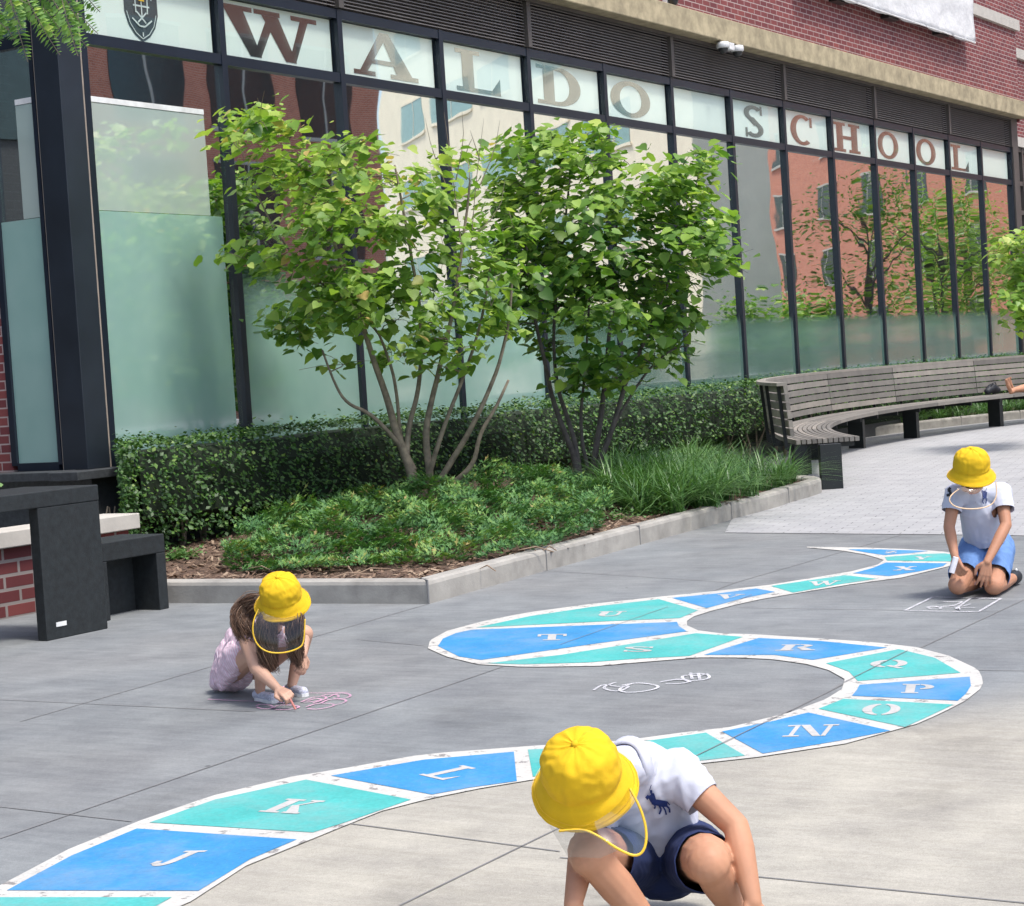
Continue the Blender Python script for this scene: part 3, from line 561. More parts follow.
for k, L in enumerate([[(280, 320), (455, 235)], [(455, 235), (660, 240), (880, 245)], [(880, 245), (740, 328)], [(740, 328), (500, 325), (280, 320)], [(415, 300), (470, 290), (520, 310), (440, 312), (420, 298), (560, 300), (640, 300), (720, 303)], [(520, 265), (600, 268), (650, 262), (590, 290), (500, 295)], [(690, 245), (640, 280), (600, 310)], [(560, 290), (640, 295), (690, 280)], [(740, 250), (790, 243), (850, 248)], [(600, 305), (625, 318), (610, 300)]]):
    chalk_line(mb, bp_(L), .013 if k < 4 else .011, .0042+.0002*k)
tag(mb.build('chalk_drawing', 'chalk_w'), 'white chalk rectangle with scribbled letters in front of the kneeling boy', 'chalk drawing')
# ------------------------------------------------------------------ school building
bld = thing('school_building', 'red brick school with a long row of tall dark framed shop windows lettered WALDO SCHOOL', 'building', P0, R_(58))
NB = 14; Z0 = .90; ZT = 4.29; ZU = 4.90; ZL = 5.46; ZB = 5.50; ZC = 5.80
SE = NB*BAY
def P_(mb, name, mat, **k): return mb.build(name, mat, bld, local=True, **k)
mb = MB()
mb.box(-.30, SE+.35, -.10, .4, ZC, 14); mb.box(SE+.35, SE+.40, -.10, 1.2, 5.45, 14)
mb.box(-.30, .0, .82, 9, .81, 14); mb.box(-.299, .0, -.099, .82, 5.0, ZC)
mb.box(SE+.38, SE+22, 1.0, 1.4, 5.2, 14); mb.box(SE+.38, SE+.62, .99, 1.3, 0, 5.2); mb.box(SE+.38, SE+22, .98, 1.3, 0, .8)
P_(mb, 'brick_wall', 'brick')
mb = MB(); mb.box(-.45, SE+.50, -.26, .0, ZB, ZC); P_(mb, 'stone_band', 'band', bevel=.012)
mb = MB(); mb.box(-.45, SE+.5, -.16, -.099, 7.16, 7.36); mb.box(SE+.36, SE+22, .93, 1.01, 7.16, 7.36); mb.box(SE+.36, SE+22, .90, .995, 5.3, 5.5); P_(mb, 'stone_course', 'stone')
mb = MB(); mb.box(-.62, SE+.5, -.22, .1, .74, .81); mb.box(-.55, -.28, .1, 6, .742, .812); P_(mb, 'window_ledge', 'granite', bevel=.006)
mb = MB(); mb.box(-.35, SE+.45, -.10, .2, -.1, .739); mb.box(-.34, -.1, .2, 6, -.1, .738); P_(mb, 'plinth', 'granite')
# corner pillar and end column
mb = MB(); mb.box(-.31, -.055, -.035, .235, .811, ZC-.31); P_(mb, 'corner_pillar', 'pillar', bevel=.004)
mb = MB(); mb.box(-.052, -.036, -.03, .1, .812, ZC-.32); mb.box(-.30, -.2, .237, .25, .812, ZC-.32); P_(mb, 'seal_strip', 'tan_seal')
mb = MB(); mb.box(SE+.02, SE+.34, -.06, .99, 0, ZB-.01); P_(mb, 'end_column', 'frame_top')
mb = MB()
for x in [SE+.64+i*1.6 for i in range(8)]: mb.box(x, x+.09, .93, 1.06, .8, 5.29)
for z in (.8, 3.9, 4.5, 5.2): mb.box(SE+.62, SE+14, .94, 1.05, z, z+.09)
P_(mb, 'side_window_frame', 'frame_top')
mb = MB(); mb.box(SE+.6, SE+14, 1.0, 1.02, .8, 5.2); P_(mb, 'side_window_glass', 'dark_glass')
# top rails
mb = MB(); mb.box(-.2, SE+.3, -.07, .09, ZL, ZB-.002)
for i in range(0, NB+1, 2):
    mb.box(i*BAY-.04, i*BAY+.04, -.065, .08, ZU+.055, ZL-.002)
P_(mb, 'louver_frame', 'frame_top')
for i in range(0, NB, 2):
    mb = MB(); z = ZU+.07
    while z < ZL-.01:
        x0, x1 = i*BAY+.045, (i+2)*BAY-.045
        mb.hexa([(x0, -.02, z), (x1, -.02, z), (x1, .045, z+.03), (x0, .045, z+.03)], [(x0, -.02, z+.008), (x1, -.02, z+.008), (x1, .045, z+.038), (x0, .045, z+.038)]); z += .034
    mb.box(i*BAY+.045, (i+2)*BAY-.045, .07, .08, ZU+.05, ZL)
    P_(mb, 'louver', 'louver')
LET = {1: ('W', .03, .80), 2: ('A', .17, .78), 3: ('L', .20, .70), 4: ('D', .15, .73), 5: ('OO', .13, .72), 7: ('S', .27, .68), 8: ('C', .18, .68), 9: ('H', .12, .72), 10: ('OO', .15, .68), 11: ('OO', .15, .70), 12: ('L', .15, .68)}
for i in range(NB):
    x0 = i*BAY; x1 = x0+BAY
    mb = MB(); a = x0-(.03 if i == 0 else .036); mb.box(a, x0+.036, -.028, .06, Z0-.09, ZL-.002 if False else ZU+.05)
    if i == NB-1: mb.box(x1-.036, x1+.02, -.028, .06, Z0-.09, ZU+.05)
    for zc, h in ((Z0-.045, .045), (ZT, .05), (ZU, .05)): mb.box(x0+.036, x1-.036, -.022, .055, zc-h*.9, zc+h*.9)
    wf = P_(mb, 'window', 'frame')
    ORG[wf.name] = ORG.get(wf.name)
    mb = MB(); mb.box(x0+.036, x1-.036, .02, .028, Z0, ZT-.045); mb.build('lower_pane', 'glass', wf, local=True)
    mb = MB(); mb.box(x0+.036, x1-.036, .018, .026, ZT+.045, ZU-.045); mb.build('upper_pane', 'glass_top', wf, local=True)
    mb = MB(); mb.box(x0+.07, x1-.07, .045, .05, ZT+.052, ZU-.052); mb.build('white_film', 'film', wf, local=True)
    zf = 2.9 if i == 0 else (2.45 if i in (1, 2, 3) else 1.92)
    mb = MB(); mb.box(x0+.037, x1-(.14 if i == 0 else .037), .04, .046, Z0, zf); mb.v = [(p[0], p[1]-.03, p[2]) for p in mb.v]; mb.build('frosted_film', 'frost' if i == 0 else 'frost_mid' if i < 4 else 'frost_dark', wf, local=True)
    if i in LET:
        ch, a, b_ = LET[i]; mb = MB(); q = 0; lx0 = x0+a*BAY; lw = (b_-a)*BAY
        for P in GL[ch]: mb.poly([(lx0+u*lw, .0415-.0002*q, ZT+.085+v_*(ZU-ZT-.17)) for u, v_ in P]); q = (q+1) % 9
        mb.build('window_letter', 'letter_dark', wf, local=True)
    if i == 0:
        c = FW(145, 15)[0]; w2 = .205; zb = FW(145, 41)[1]; zt = zb+.60
        sh = [(c, zb), (c+w2*.45, zb+.05), (c+w2*.8, zb+.13), (c+w2, zb+.24), (c+w2, zt-.1), (c, zt-.04), (c-w2, zt-.1), (c-w2, zb+.24), (c-w2*.8, zb+.13), (c-w2*.45, zb+.05)]
        mb = MB(); mb.poly([(x, .041, min(z, ZU-.055)) for x, z in sh]); mb.build('crest', 'crest', wf, local=True)
        mb = MB(); k = .9; Y_ = .039
        def bar(p, q_, w_=.012, y=Y_):
            a_ = Vector((p[0], 0, p[1])); b2 = Vector((q_[0], 0, q_[1])); t = (b2-a_).normalized(); n_ = Vector((-t.z, 0, t.x))*w_/2
            mb.poly([tuple(Vector((0, y, 0))+v_) for v_ in (a_-n_, b2-n_, b2+n_, a_+n_)])
        inn = [(c+(x-c)*.88, zb+.26+(z-zb-.26)*.9) for x, z in sh[:4]+sh[7:]]
        for j in range(len(inn)-1):
            if j != 3: bar(inn[j], inn[j+1], .008, Y_-.0002*j)
        bar(inn[0], inn[-1], .008)
        for k_, (p, q_) in enumerate([((-.05, .16), (.06, .25)), ((.05, .16), (-.06, .25)), ((-.10, .30), (.10, .30)), ((-.13, .36), (-.09, .42)), ((.13, .36), (.09, .42)), ((-.12, .19), (-.03, .13)), ((.12, .19), (.03, .13)), ((-.03, .13), (.03, .13)), ((-.07, .24), (-.075, .36)), ((.07, .24), (.075, .36)), ((0, .2), (0, .38)), ((-.04, .38), (.04, .38)), ((0, .045), (0, .08))]):
            bar((c+p[0], zb+p[1]), (c+q_[0], zb+q_[1]), .014, Y_-.002-.0003*k_)
        mb.build('crest_drawing', 'crest_pale', wf, local=True)
        mb = MB(); mb.poly([(c+.035*math.cos(t), .030, zb+.34+.035*math.sin(t)) for t in np.linspace(0, math.pi, 9)]); mb.build('crest_sun', 'rim_yellow', wf, local=True)
# left flank window
mb = MB(); mb.box(-.31, -.22, .255, .29, .86, 5.2); mb.box(-.31, -.22, .76, .82, .86, 5.2); mb.box(-.305, -.22, .29, .76, .815, .88); mb.box(-.305, -.22, .29, .76, 4.24, 4.34)
wf = P_(mb, 'flank_window', 'frame')
mb = MB(); mb.box(-.27, -.262, .29, .76, .88, 5.2); mb.build('lower_pane', 'glass', wf, local=True)
mb = MB(); mb.box(-.285, -.281, .291, .759, .88, 2.86); mb.build('frosted_film', 'frost', wf, local=True)
mb = MB(); mb.box(.037, 1.46, .012, .016, 2.905, 3.78); mb.box(-.285, -.281, .291, .50, 2.865, 3.78); P_(mb, 'roller_screen', 'blind')
mb = MB(); mb.box(.037, 1.46, .008, .016, 3.785, 3.83); mb.box(-.289, -.281, .291, .50, 3.785, 3.83); P_(mb, 'screen_rail', 'white_plastic')
# interior room
mb = MB(); mb.box(-.1, SE, 4.9, 5.0, .3, 5.4); mb.box(-.1, SE, .2, 5, .28, .30); mb.box(-.1, SE, .2, 5, 5.41, 5.45); mb.box(-.14, -.1, 1, 5, .3, 5.4); mb.box(SE, SE+.04, .1, 5, .3, 5.4)
for x in np.arange(3, SE, 3.5): mb.box(x, x+.06, 1.2, 1.26, .3, 5.4)
P_(mb, 'interior_wall', 'interior')
mb = MB()
for x in np.arange(4.6, SE, 3.5): mb.box(x, x+1.1, 2.0, 2.05, .3, 3.0)
P_(mb, 'interior_partition', 'screen')
# banner, brackets, cameras, lamp
sr, zr = FW(975, 43, .28)
root = thing('wall_banner', 'large pale grey cloth banner hanging on the upper brick wall', 'banner', LW(16, .28, 7))
mb = MB(); nx, nz = 60, 24; x0_, x1_ = sr-7.6, sr
for j in range(nz+1):
    for i in range(nx+1):
        u = i/nx; z = zr-.02+(9.2-zr)*j/nz; s = x0_+(x1_-x0_)*u
        off = .28+.035*mnoise.noise(Vector((s*2.3, z*3.4, 1)))+.02*mnoise.noise(Vector((s*7, z*4, 5))); mb.v.append(tuple(LW(s, off, z+.012*math.sin(s*5)*(j == 0)))); mb.a.append(.5)
mb.f = [(j*(nx+1)+i, j*(nx+1)+i+1, (j+1)*(nx+1)+i+1, (j+1)*(nx+1)+i) for j in range(nz) for i in range(nx)]
o = mb.build('cloth', 'banner', root, smooth=True); md = o.modifiers.new('s', 'SOLIDIFY'); md.thickness = .006
mb = MB()
for z in (zr, zr+.0): mb.tube([LW(x0_, .285, z), LW(x1_, .285, z)], .014, 6); break
mb.build('hem_bar', 'white_plastic', root)
for px, py in ((838, 3), (889, 20), (940, 36)):
    s, z = FW(px, py, .16); mb = MB(); c = LW(s, .1, z)
    mb.obox(c-D*.22, D*.44, N*.14, Vector((0, 0, .05))); mb.obox(c-D*.2+N*.03+Vector((0, 0, .05)), D*.06, N*.05, Vector((0, 0, .08))); mb.obox(c+D*.14+N*.03+Vector((0, 0, .05)), D*.06, N*.05, Vector((0, 0, .08)))
    mb.build('bracket', 'dark_plastic', root)
s, z = FW(731, 47, .30); CS = .72
root = thing('security_camera', 'pair of white dome security cameras under the stone band', 'security camera', LW(s, .3, 5.5))
mb = MB(); mb.obox(LW(s+.02, .18, 5.40), D*.14, N*.10, Vector((0, 0, .097))); mb.build('mount_box', 'white_plastic', root, bevel=.01)
for ds in (-.12, .32):
    c = LW(s+ds, .24, 5.42); mb = MB(); mb.lathe([(a_*CS, b_*CS) for a_, b_ in [(0, .095), (.11, .09), (.12, .05), (.12, .0), (.105, -.02), (.09, -.02)]], c, (0, 0, 1), 20); h_ = mb.build('dome_housing', 'white_plastic', root, smooth=True)
    mb = MB(); mb.lathe([(a_*CS, b_*CS) for a_, b_ in [(.095, 0), (.085, -.05), (.05, -.085), (0, -.1)]], c+Vector((0, 0, -.015)), (0, 0, 1), 20); mb.build('dome', 'dark_plastic', root, smooth=True)
s, z = FW(672, 3, .2); root = thing('wall_lamp', 'small dark wall lamp on the brickwork above the stone band', 'lamp', LW(s, .1, z))
mb = MB(); mb.obox(LW(s-.06, .1, z-.02), D*.12, N*.06, Vector((0, 0, .3))); mb.build('back_plate', 'white_plastic', root)
mb = MB(); mb.lathe([(0, .12), (.06, .1), (.07, 0), (.05, -.06), (0, -.08)], LW(s, .22, z+.04), (0, 0, 1), 14); mb.build('lamp_head', 'dark_plastic', root, smooth=True)
# ------------------------------------------------------------------ table, stool, low brick wall
OT = 2.90; sR, zT = FW(98, 484.5, OT); zT2 = FW(0, 513, OT)[1]
root = thing('outdoor_table', 'tall black slab table standing in front of the low brick wall', 'table', LW(sR-.25, OT-.1))
mb = MB(); mb.obox(LW(sR-2.4, OT-.62, zT2), D*2.4, N*.62, Vector((0, 0, zT-zT2))); mb.build('tabletop', 'black_slab', root, bevel=.006)
for s in (sR-.50, sR-2.39):
    mb = MB(); mb.obox(LW(s, OT-.078, 0), D*.499, N*.075, Vector((0, 0, zT2-.001))); lg = mb.build('leg', 'black_slab', root, bevel=.005)
    if s > sR-1:
        mb = MB(); a = FW(56.5, 627, OT); b_ = FW(66.5, 622, OT); mb.obox(LW(a[0], OT-.002, a[1]), D*(b_[0]-a[0]), N*.003, Vector((0, 0, .026))); mb.build('sticker', 'white_plastic', lg)
OS = 2.62; sS, zS = FW(164, 533.5, OS); zS2 = FW(158, 553, OS)[1]
root = thing('outdoor_stool', 'low black slab stool beside the leg of the tall black table', 'stool', LW(sS-.3, OS-.15))
mb = MB(); mb.obox(LW(sS-.62, OS-.36, zS2), D*.62, N*.36, Vector((0, 0, zS-zS2))); mb.build('seat', 'black_slab', root, bevel=.006)
for s in (sS-.085, sS-.62):
    mb = MB(); mb.obox(LW(s, OS-.36, 0), D*.085, N*.36, Vector((0, 0, zS2-.001))); mb.build('leg', 'black_slab', root, bevel=.005)
mb = MB(); mb.obox(LW(sS-.534, OS-.24, 0), D*.448, N*.03, Vector((0, 0, zS2-.002))); mb.build('back_panel', 'black_slab', root)
OW = 1.75; sW, _z = FW(136, 523, OW); zc1 = FW(0, 532, OW)[1]; zc0 = FW(0, 548.5, OW)[1]
root = thing('low_brick_wall', 'low red brick planter wall with a pale stone cap behind the black table', 'wall', LW(sW-2, OW))
mb = MB(); mb.obox(LW(-9, OW-.3, zc0), D*(sW+9), N*.34, Vector((0, 0, zc1-zc0))); mb.build('cap', 'stone', root, bevel=.006)
r2 = thing('tmp', None, None); bpy.data.objects.remove(r2)
mb = MB(); mb.box(-6, 0, 0, .24, 0, zc0-.001); o = mb.build('brick_face', 'brick_big', None); o.parent = root; o.matrix_parent_inverse = Matrix.Identity(4)
o.rotation_euler = (0, 0, R_(58)); o.location = LW(sW-.06, OW-.02)-root.location
# ------------------------------------------------------------------ curved bench
root = thing('curved_bench', 'long curved grey slatted bench with backrest on black legs', 'bench', arc(RB+.3, .04))
TH0 = math.asin((19.37-CC.y)/RB)*1.0; TH0 = -.037; TH1 = 1.02; NS = 96
def arc_board(mb, r0, r1, z0, z1, t0, t1, n, a, r0b=None, r1b=None):
    r0b = r0 if r0b is None else r0b; r1b = r1 if r1b is None else r1b; b = len(mb.v)
    for i in range(n+1):
        th = t0+(t1-t0)*i/n
        for r, z in ((r0, z0), (r1, z0), (r1b, z1), (r0b, z1)): mb.v.append(tuple(arc(r, th, z))); mb.a.append(a)
    for i in range(n):
        for k in range(4): mb.f.append((b+i*4+k, b+i*4+(k+1) % 4, b+(i+1)*4+(k+1) % 4, b+(i+1)*4+k))
    mb.f += [(b, b+3, b+2, b+1), (b+n*4, b+n*4+1, b+n*4+2, b+n*4+3)]
mb = MB(); NSL = 12; wS = .65/NSL; seg = .17
for k in range(NSL):
    t = TH0; 
    while t < TH1-.01:
        t2 = min(TH1, t+seg); arc_board(mb, RB+k*wS+.006, RB+(k+1)*wS-.006, .455, .50, t, t2-.0012, 10, rnd.random()); t = t2
mb.build('seat', 'wood', root)
mb = MB(); NBK = 6; zb0, zb1 = .535, 1.06; hb = (zb1-zb0)/NBK
for k in range(NBK):
    t = TH0
    while t < TH1-.01:
        t2 = min(TH1, t+seg); za = zb0+k*hb+.009; zb_ = zb0+(k+1)*hb-.009; f0 = (za-.5)/.56*.05; f1 = (zb_-.5)/.56*.05
        arc_board(mb, RB+.655+f0, RB+.695+f0, za, zb_, t, t2-.0012, 10, rnd.random(), RB+.655+f1, RB+.695+f1); t = t2
arc_board(mb, RB+.655+.05, RB+.76+.05, 1.053, 1.085, TH0, TH1, NS, .8)
mb.build('backrest', 'wood', root)
for i in range(17):
    mb = MB(); th = TH0+.012+i*.0625
    t = Vector((math.sin(th), math.cos(th), 0)); rr = Vector((-math.cos(th), math.sin(th), 0))
    a = arc(RB+.70, th-.0015, .42); mb.hexa([a, a+rr*.035, a+rr*.035+t*.03, a+t*.03], [a+rr*.05+Vector((0, 0, .63)), a+rr*.085+Vector((0, 0, .63)), a+rr*.085+t*.03+Vector((0, 0, .63)), a+rr*.05+t*.03+Vector((0, 0, .63))])
    a = arc(RB+.03, th-.0015, .40); mb.hexa([a, a+rr*.70, a+rr*.70+t*.03, a+t*.03], [p+Vector((0, 0, .053)) for p in (a, a+rr*.70, a+rr*.70+t*.03, a+t*.03)])
    mb.build('bracket', 'bench_metal', root)
mb = MB(); th = TH0-.0006
for th in [math.asin(max(-1, min(1, (y-CC.y)/RB))) for y in (19.12, 21.55, 24.25, 26.3, 28.1, 30.05, 32.0)]:
    t = Vector((math.sin(th), math.cos(th), 0)); rr = Vector((-math.cos(th), math.sin(th), 0)); mb = MB()
    mb.obox(arc(RB+.25, th, 0), rr*.215, t*.10, Vector((0, 0, .452))); mb.build('leg', 'bench_metal', root, bevel=.004)
mb = MB(); th = TH0+.004; rr = Vector((-math.cos(th), math.sin(th), 0)); t = Vector((math.sin(th), math.cos(th), 0))
mb.obox(arc(RB+.53, th, 0), rr*.13, t*.10, Vector((0, 0, .452))); mb.build('leg', 'bench_metal', root, bevel=.004)
# ------------------------------------------------------------------ the other side of the street (seen in the window reflections)
def far_block(name, label, s0, s1, off, h, wall, glass, wx, wz, ww, wh, z00=1.2, deep=10, bandcol=None, at=None, rz=None):
    r = thing(name, label, 'building', at or LW(s0, off), R_(58) if rz is None else rz)
    mb = MB(); L = s1-s0; mb.box(0, L, -deep, 0, 0, h); mb.build('wall', wall, r, local=True)
    x = wx*.5
    mb = MB(); mb.box(-.1, L+.1, -.1, .15, h, h+.4); mb.build('cornice', bandcol or wall, r, local=True)
    while x+ww < L:
        z = z00
        while z+wh < h:
            mb = MB(); mb.box(x, x+ww, -.05, .03, z, z+wh); wn = mb.build('window', glass, r, local=True)
            mb = MB(); mb.box(x-.1, x+ww+.1, .031, .10, z-.14, z); mb.box(x-.08, x+ww+.08, .031, .06, z+wh, z+wh+.12); mb.box(x+ww/2-.04, x+ww/2+.04, .031, .05, z, z+wh); mb.build('window_trim', bandcol or 'stone', wn, local=True)
            z += wz
        x += wx
far_block('brick_apartment_block', 'orange brick building across the street with broad dark windows', 12, 46.5, 30, 17, 'brick_far', 'dark_glass', 4.6, 4.2, 3.0, 3.0, 1.5)
far_block('stone_office_building', 'beige stone office building across the street with long glass bands', 0, 45, 0, 24, 'beige', 'pale_glass', 7.4, 4.6, 5.4, 1.9, 2.2, deep=3.5, bandcol='beige', at=Vector((96, 60, 0)), rz=R_(185.7))
far_block('brick_corner_building', 'orange brick building at the far corner across the street', 0, 78, 0, 28, 'brick_far', 'dark_glass', 6, 4.4, 1.8, 2.4, 1.5, at=Vector((108, 93, 0)), rz=R_(185.7))
far_flank = thing('slate_building', 'dark slate coloured building standing to the left of the plaza', 'building', Vector((-15, -4, 0)))
mb = MB(); mb.box(-24, -15, -4, 27, 0, 15); mb.build('wall', 'granite', far_flank)
for z in np.arange(2, 14, 3):
    for y in np.arange(-2, 26, 3): mb = MB(); mb.box(-15.01, -14.96, y, y+1.5, z, z+1.8); mb.build('window', 'dark_glass', far_flank)
r = thing('street_wall', 'long low pale stone wall across the street', 'wall', LW(8, 14), R_(58)); mb = MB(); mb.box(0, 80, -.3, 0, 0, .62); mb.build('wall_body', 'stone', r, local=True); mb = MB(); mb.box(-.05, 80, -.36, .05, .62, .74); mb.build('wall_cap', 'white_plastic', r, local=True)
r = thing('iron_fence', 'black iron railing across the street', 'fence', LW(8, 15.2), R_(58)); mb = MB()
for x in np.arange(0, 60, .16): mb.box(x, x+.025, 0, .025, 0, 1.5)
mb.build('picket', 'dark_plastic', r, local=True)['kind'] = 'stuff'
mb = MB(); mb.box(0, 60, .026, .05, 1.3, 1.34); mb.box(0, 60, .026, .05, .2, .24); mb.build('rail', 'dark_plastic', r, local=True)
r = thing('street_lamp', 'dark lantern street lamp across the street', 'street lamp', LW(42, 16)); mb = MB(); c = LW(42, 16)
mb.tube([c, c+Vector((0, 0, 4.2))], [.09, .06], 10); mb.build('pole', 'dark_plastic', r); mb = MB(); mb.lathe([(.08, 4.2), (.26, 4.5), (.30, 5.0), (.12, 5.3), (.04, 5.6), (0, 5.7)], c, (0, 0, 1), 16); mb.build('lantern', 'crest_pale', r)

# ------------------------------------------------------------------ plants
def far_tree(at, h, rr):
    r = thing('street_tree', 'leafy green street tree across the street', 'tree', at, group='street trees across the street')
    mb = MB(); mb.tube([at, at+Vector((0, 0, h*.5)), at+Vector((.1, 0, h*.8))], [.16, .11, .05], 8)
    for k in range(7):
        a = k*.9; mb.tube([at+Vector((0, 0, h*(.35+.05*k))), at+Vector((math.cos(a)*rr*.7, math.sin(a)*rr*.7, h*(.55+.05*k)))], [.06, .02], 6)
    mb.build('trunk', 'bark_dark', r)
    n = 2300; cc = []
    for k in range(26):
        a = rnd.random()*6.28; q = rnd.random()**.5; zz = rnd.uniform(-1, 1); cc.append((math.cos(a)*rr*q*math.sqrt(1-zz*zz*.8), math.sin(a)*rr*q*math.sqrt(1-zz*zz*.8), h*.62+zz*h*.36))
    cc = np.array(cc); ci = nr.randint(0, 26, n); pos = np.array(at)+cc[ci]+nr.normal(size=(n, 3))*rr*.22
    X, Y, Z = leaf_frames(n, .24); scatter_mesh('crown', 'leaf_dark', OVAL[0], OVAL[1], pos, X*1.3, Y, Z, np.clip(nr.normal(.5, .2, n), 0, 1), r)
for k in range(13): far_tree(LW(18+k*6.3+rnd.uniform(-1, 1), 20.5+rnd.uniform(-1.5, 1.5)), (3.2 if k < 8 else 8.2)+rnd.uniform(-.4, .6), 2.0 if k < 8 else 2.9)
# hedge in local rows (s, off, z)
hedge = thing('clipped_hedge', 'long clipped dark green hedge in front of the school windows', 'hedge', LW(0, .5))
def hedge_off(s): # front face distance from the facade
    return .88+.05*mnoise.noise(Vector((s*.7, 0, 0)))-.55*sstep(9.5, 14.5, s)
def hedge_top(s): return 1.03+.03*mnoise.noise(Vector((s*.9, 4, 0)))+.03*sstep(6, 16, s)
HS0, HS1 = -.95, 24.6
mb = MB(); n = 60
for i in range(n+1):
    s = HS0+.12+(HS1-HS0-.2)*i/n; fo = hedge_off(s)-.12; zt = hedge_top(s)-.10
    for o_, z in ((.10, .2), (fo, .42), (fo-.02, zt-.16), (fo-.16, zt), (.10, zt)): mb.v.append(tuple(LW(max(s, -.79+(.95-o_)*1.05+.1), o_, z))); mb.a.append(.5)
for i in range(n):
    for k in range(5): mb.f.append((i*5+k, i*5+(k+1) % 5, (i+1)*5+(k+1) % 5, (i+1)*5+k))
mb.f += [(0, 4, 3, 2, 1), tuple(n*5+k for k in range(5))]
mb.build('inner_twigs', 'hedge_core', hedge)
pos = []; outs = []
def addh(s, o_, z, on): pos.append(tuple(LW(s, o_, z))); outs.append(tuple(on))
for _ in range(30000):
    s = HS0+(HS1-HS0)*rnd.random()**1.25; fo = hedge_off(s); zt = hedge_top(s); lump = .05*mnoise.noise(Vector((s*5, 0, 1)))
    r = rnd.random()
    if r < .62:
        z = rnd.uniform(.28 if s < 3 else .4, zt); lump = .07*mnoise.noise(Vector((s*4, z*4, 1))); dep = abs(rnd.gauss(0, .05)); ri = .20*max(0, (z-zt+.22)/.22)**2
        addh(s, fo-dep+lump*1.5-ri, z, N*.8)
    elif r < .97: addh(s, rnd.uniform(.05, fo), zt-abs(rnd.gauss(0, .03))+.035*mnoise.noise(Vector((s*5, 2, rnd.random())))+.06*mnoise.noise(Vector((s*2.3, o_*2, 8)))+(rnd.uniform(.02, .09) if rnd.random() < .05 else 0), (0, 0, .8))
    else: addh(HS0+abs(rnd.gauss(0, .05)), rnd.uniform(.05, fo), rnd.uniform(.3, zt), -D)
for _ in range(2600):   # rounded left end
    z = rnd.uniform(.3, 1.02); a = rnd.uniform(-math.pi/2, math.pi/2); rr_ = .44+.05*mnoise.noise(Vector((a*2, z*5, 0)))
    bl = 1-.35*max(0, (z-.85)/.17)
    addh(HS0+.1-rr_*.55*math.cos(a)*bl, .47+rr_*math.sin(a)*bl, z, (-D*math.cos(a)+N*math.sin(a))*.8)
for _ in range(1400):   # open leggy base
    s = rnd.uniform(HS0, 3.4); addh(s, hedge_off(s)-rnd.uniform(.05, .4), rnd.uniform(.18, .4), N*.3)
def hkeep(p):
    s, o_ = loc(Vector(p)); return s > -.93+(.95-o_)*1.05+.04*mnoise.noise(Vector((o_*6, p[2]*6, 0)))
kp = [i for i in range(len(pos)) if hkeep(pos[i])]; pos = [pos[i] for i in kp]; outs = [outs[i] for i in kp]
for _ in range(2600):
    o_ = rnd.uniform(.06, .88); z = rnd.uniform(.25, 1.0); s = -.93+(.95-o_)*1.05+.04+abs(rnd.gauss(0, .05))+.05*mnoise.noise(Vector((o_*5, z*5, 0))); pos.append(tuple(LW(s, o_, z))); outs.append(tuple(-D*.6))
pos = np.array(pos); outs = np.array(outs); X, Y, Z = leaf_frames(len(pos), .040, .35, .3, outs, .35)
scatter_mesh('foliage', 'hedge', OVAL[0], OVAL[1], pos, X*1.25, Y, Z, np.clip(nr.normal(.5, .22, len(pos))+.1*(pos[:, 2]-.7), 0, 1), hedge)
mb = MB()
for k in range(34):
    s = HS0+.35+k*.42+rnd.uniform(-.1, .1); o_ = .52+rnd.uniform(-.12, .18); b_ = LW(s, o_, .02)
    mb = MB()
    for q in range(3): mb.tube([b_, b_+Vector((rnd.uniform(-.05, .05), rnd.uniform(-.05, .05), .2)), b_+Vector((rnd.uniform(-.2, .2), rnd.uniform(-.2, .2), .5))], [.018, .013, .006], 6)
    mb.build('stem', 'bark', hedge)
sh = thing('green_shrub', 'bright green shrub behind the low brick wall', 'shrub', LW(-3.6, .9))
n = 5200; pos = np.array([tuple(LW(rnd.uniform(-6.5, -2.45), rnd.uniform(.35, 1.38), zc1-.2+abs(rnd.gauss(0, .22)))) for _ in range(n)])
X, Y, Z = leaf_frames(n, .05); scatter_mesh('foliage', 'grass', OVAL[0], OVAL[1], pos, X*1.3, Y, Z, np.clip(nr.normal(.55, .2, n), 0, 1), sh)
mb = MB()
for k in range(12):
    mb = MB(); b_ = LW(-6+k*.3, .9, 0); mb.tube([b_, b_+Vector((.05, 0, zc1-.2))], [.015, .008], 5); mb.build('stem', 'bark', sh)
# mulch chips
pos = []
MUL = [(166, 582), (166, 548), (210, 535), (260, 520), (330, 505), (620, 505), (740, 500), (740, 512), (600, 545), (510, 572), (430, 590)]
for _ in range(9000):
    x, y = rnd.uniform(160, 800), rnd.uniform(500, 590)
    if inpoly(x, y, MUL):
        p = SG(x, y)
        if inpoly(p.x, p.y, soilpoly): pos.append((p.x, p.y, p.z+rnd.uniform(0, .02)))
n = len(pos); X, Y, Z = leaf_frames(n, .03, .6, 0, None, 1.5)
tag(scatter_mesh('mulch_chips', 'chip', [(-.25, -1, 0), (.25, -1, .05), (.2, 1, 0), (-.2, 1, .05)], [(0, 1, 2, 3)], np.array(pos), X, Y*.9, Z, nr.uniform(0, 1, n)), 'brown bark mulch spread over the planting bed', 'mulch', kind='stuff')
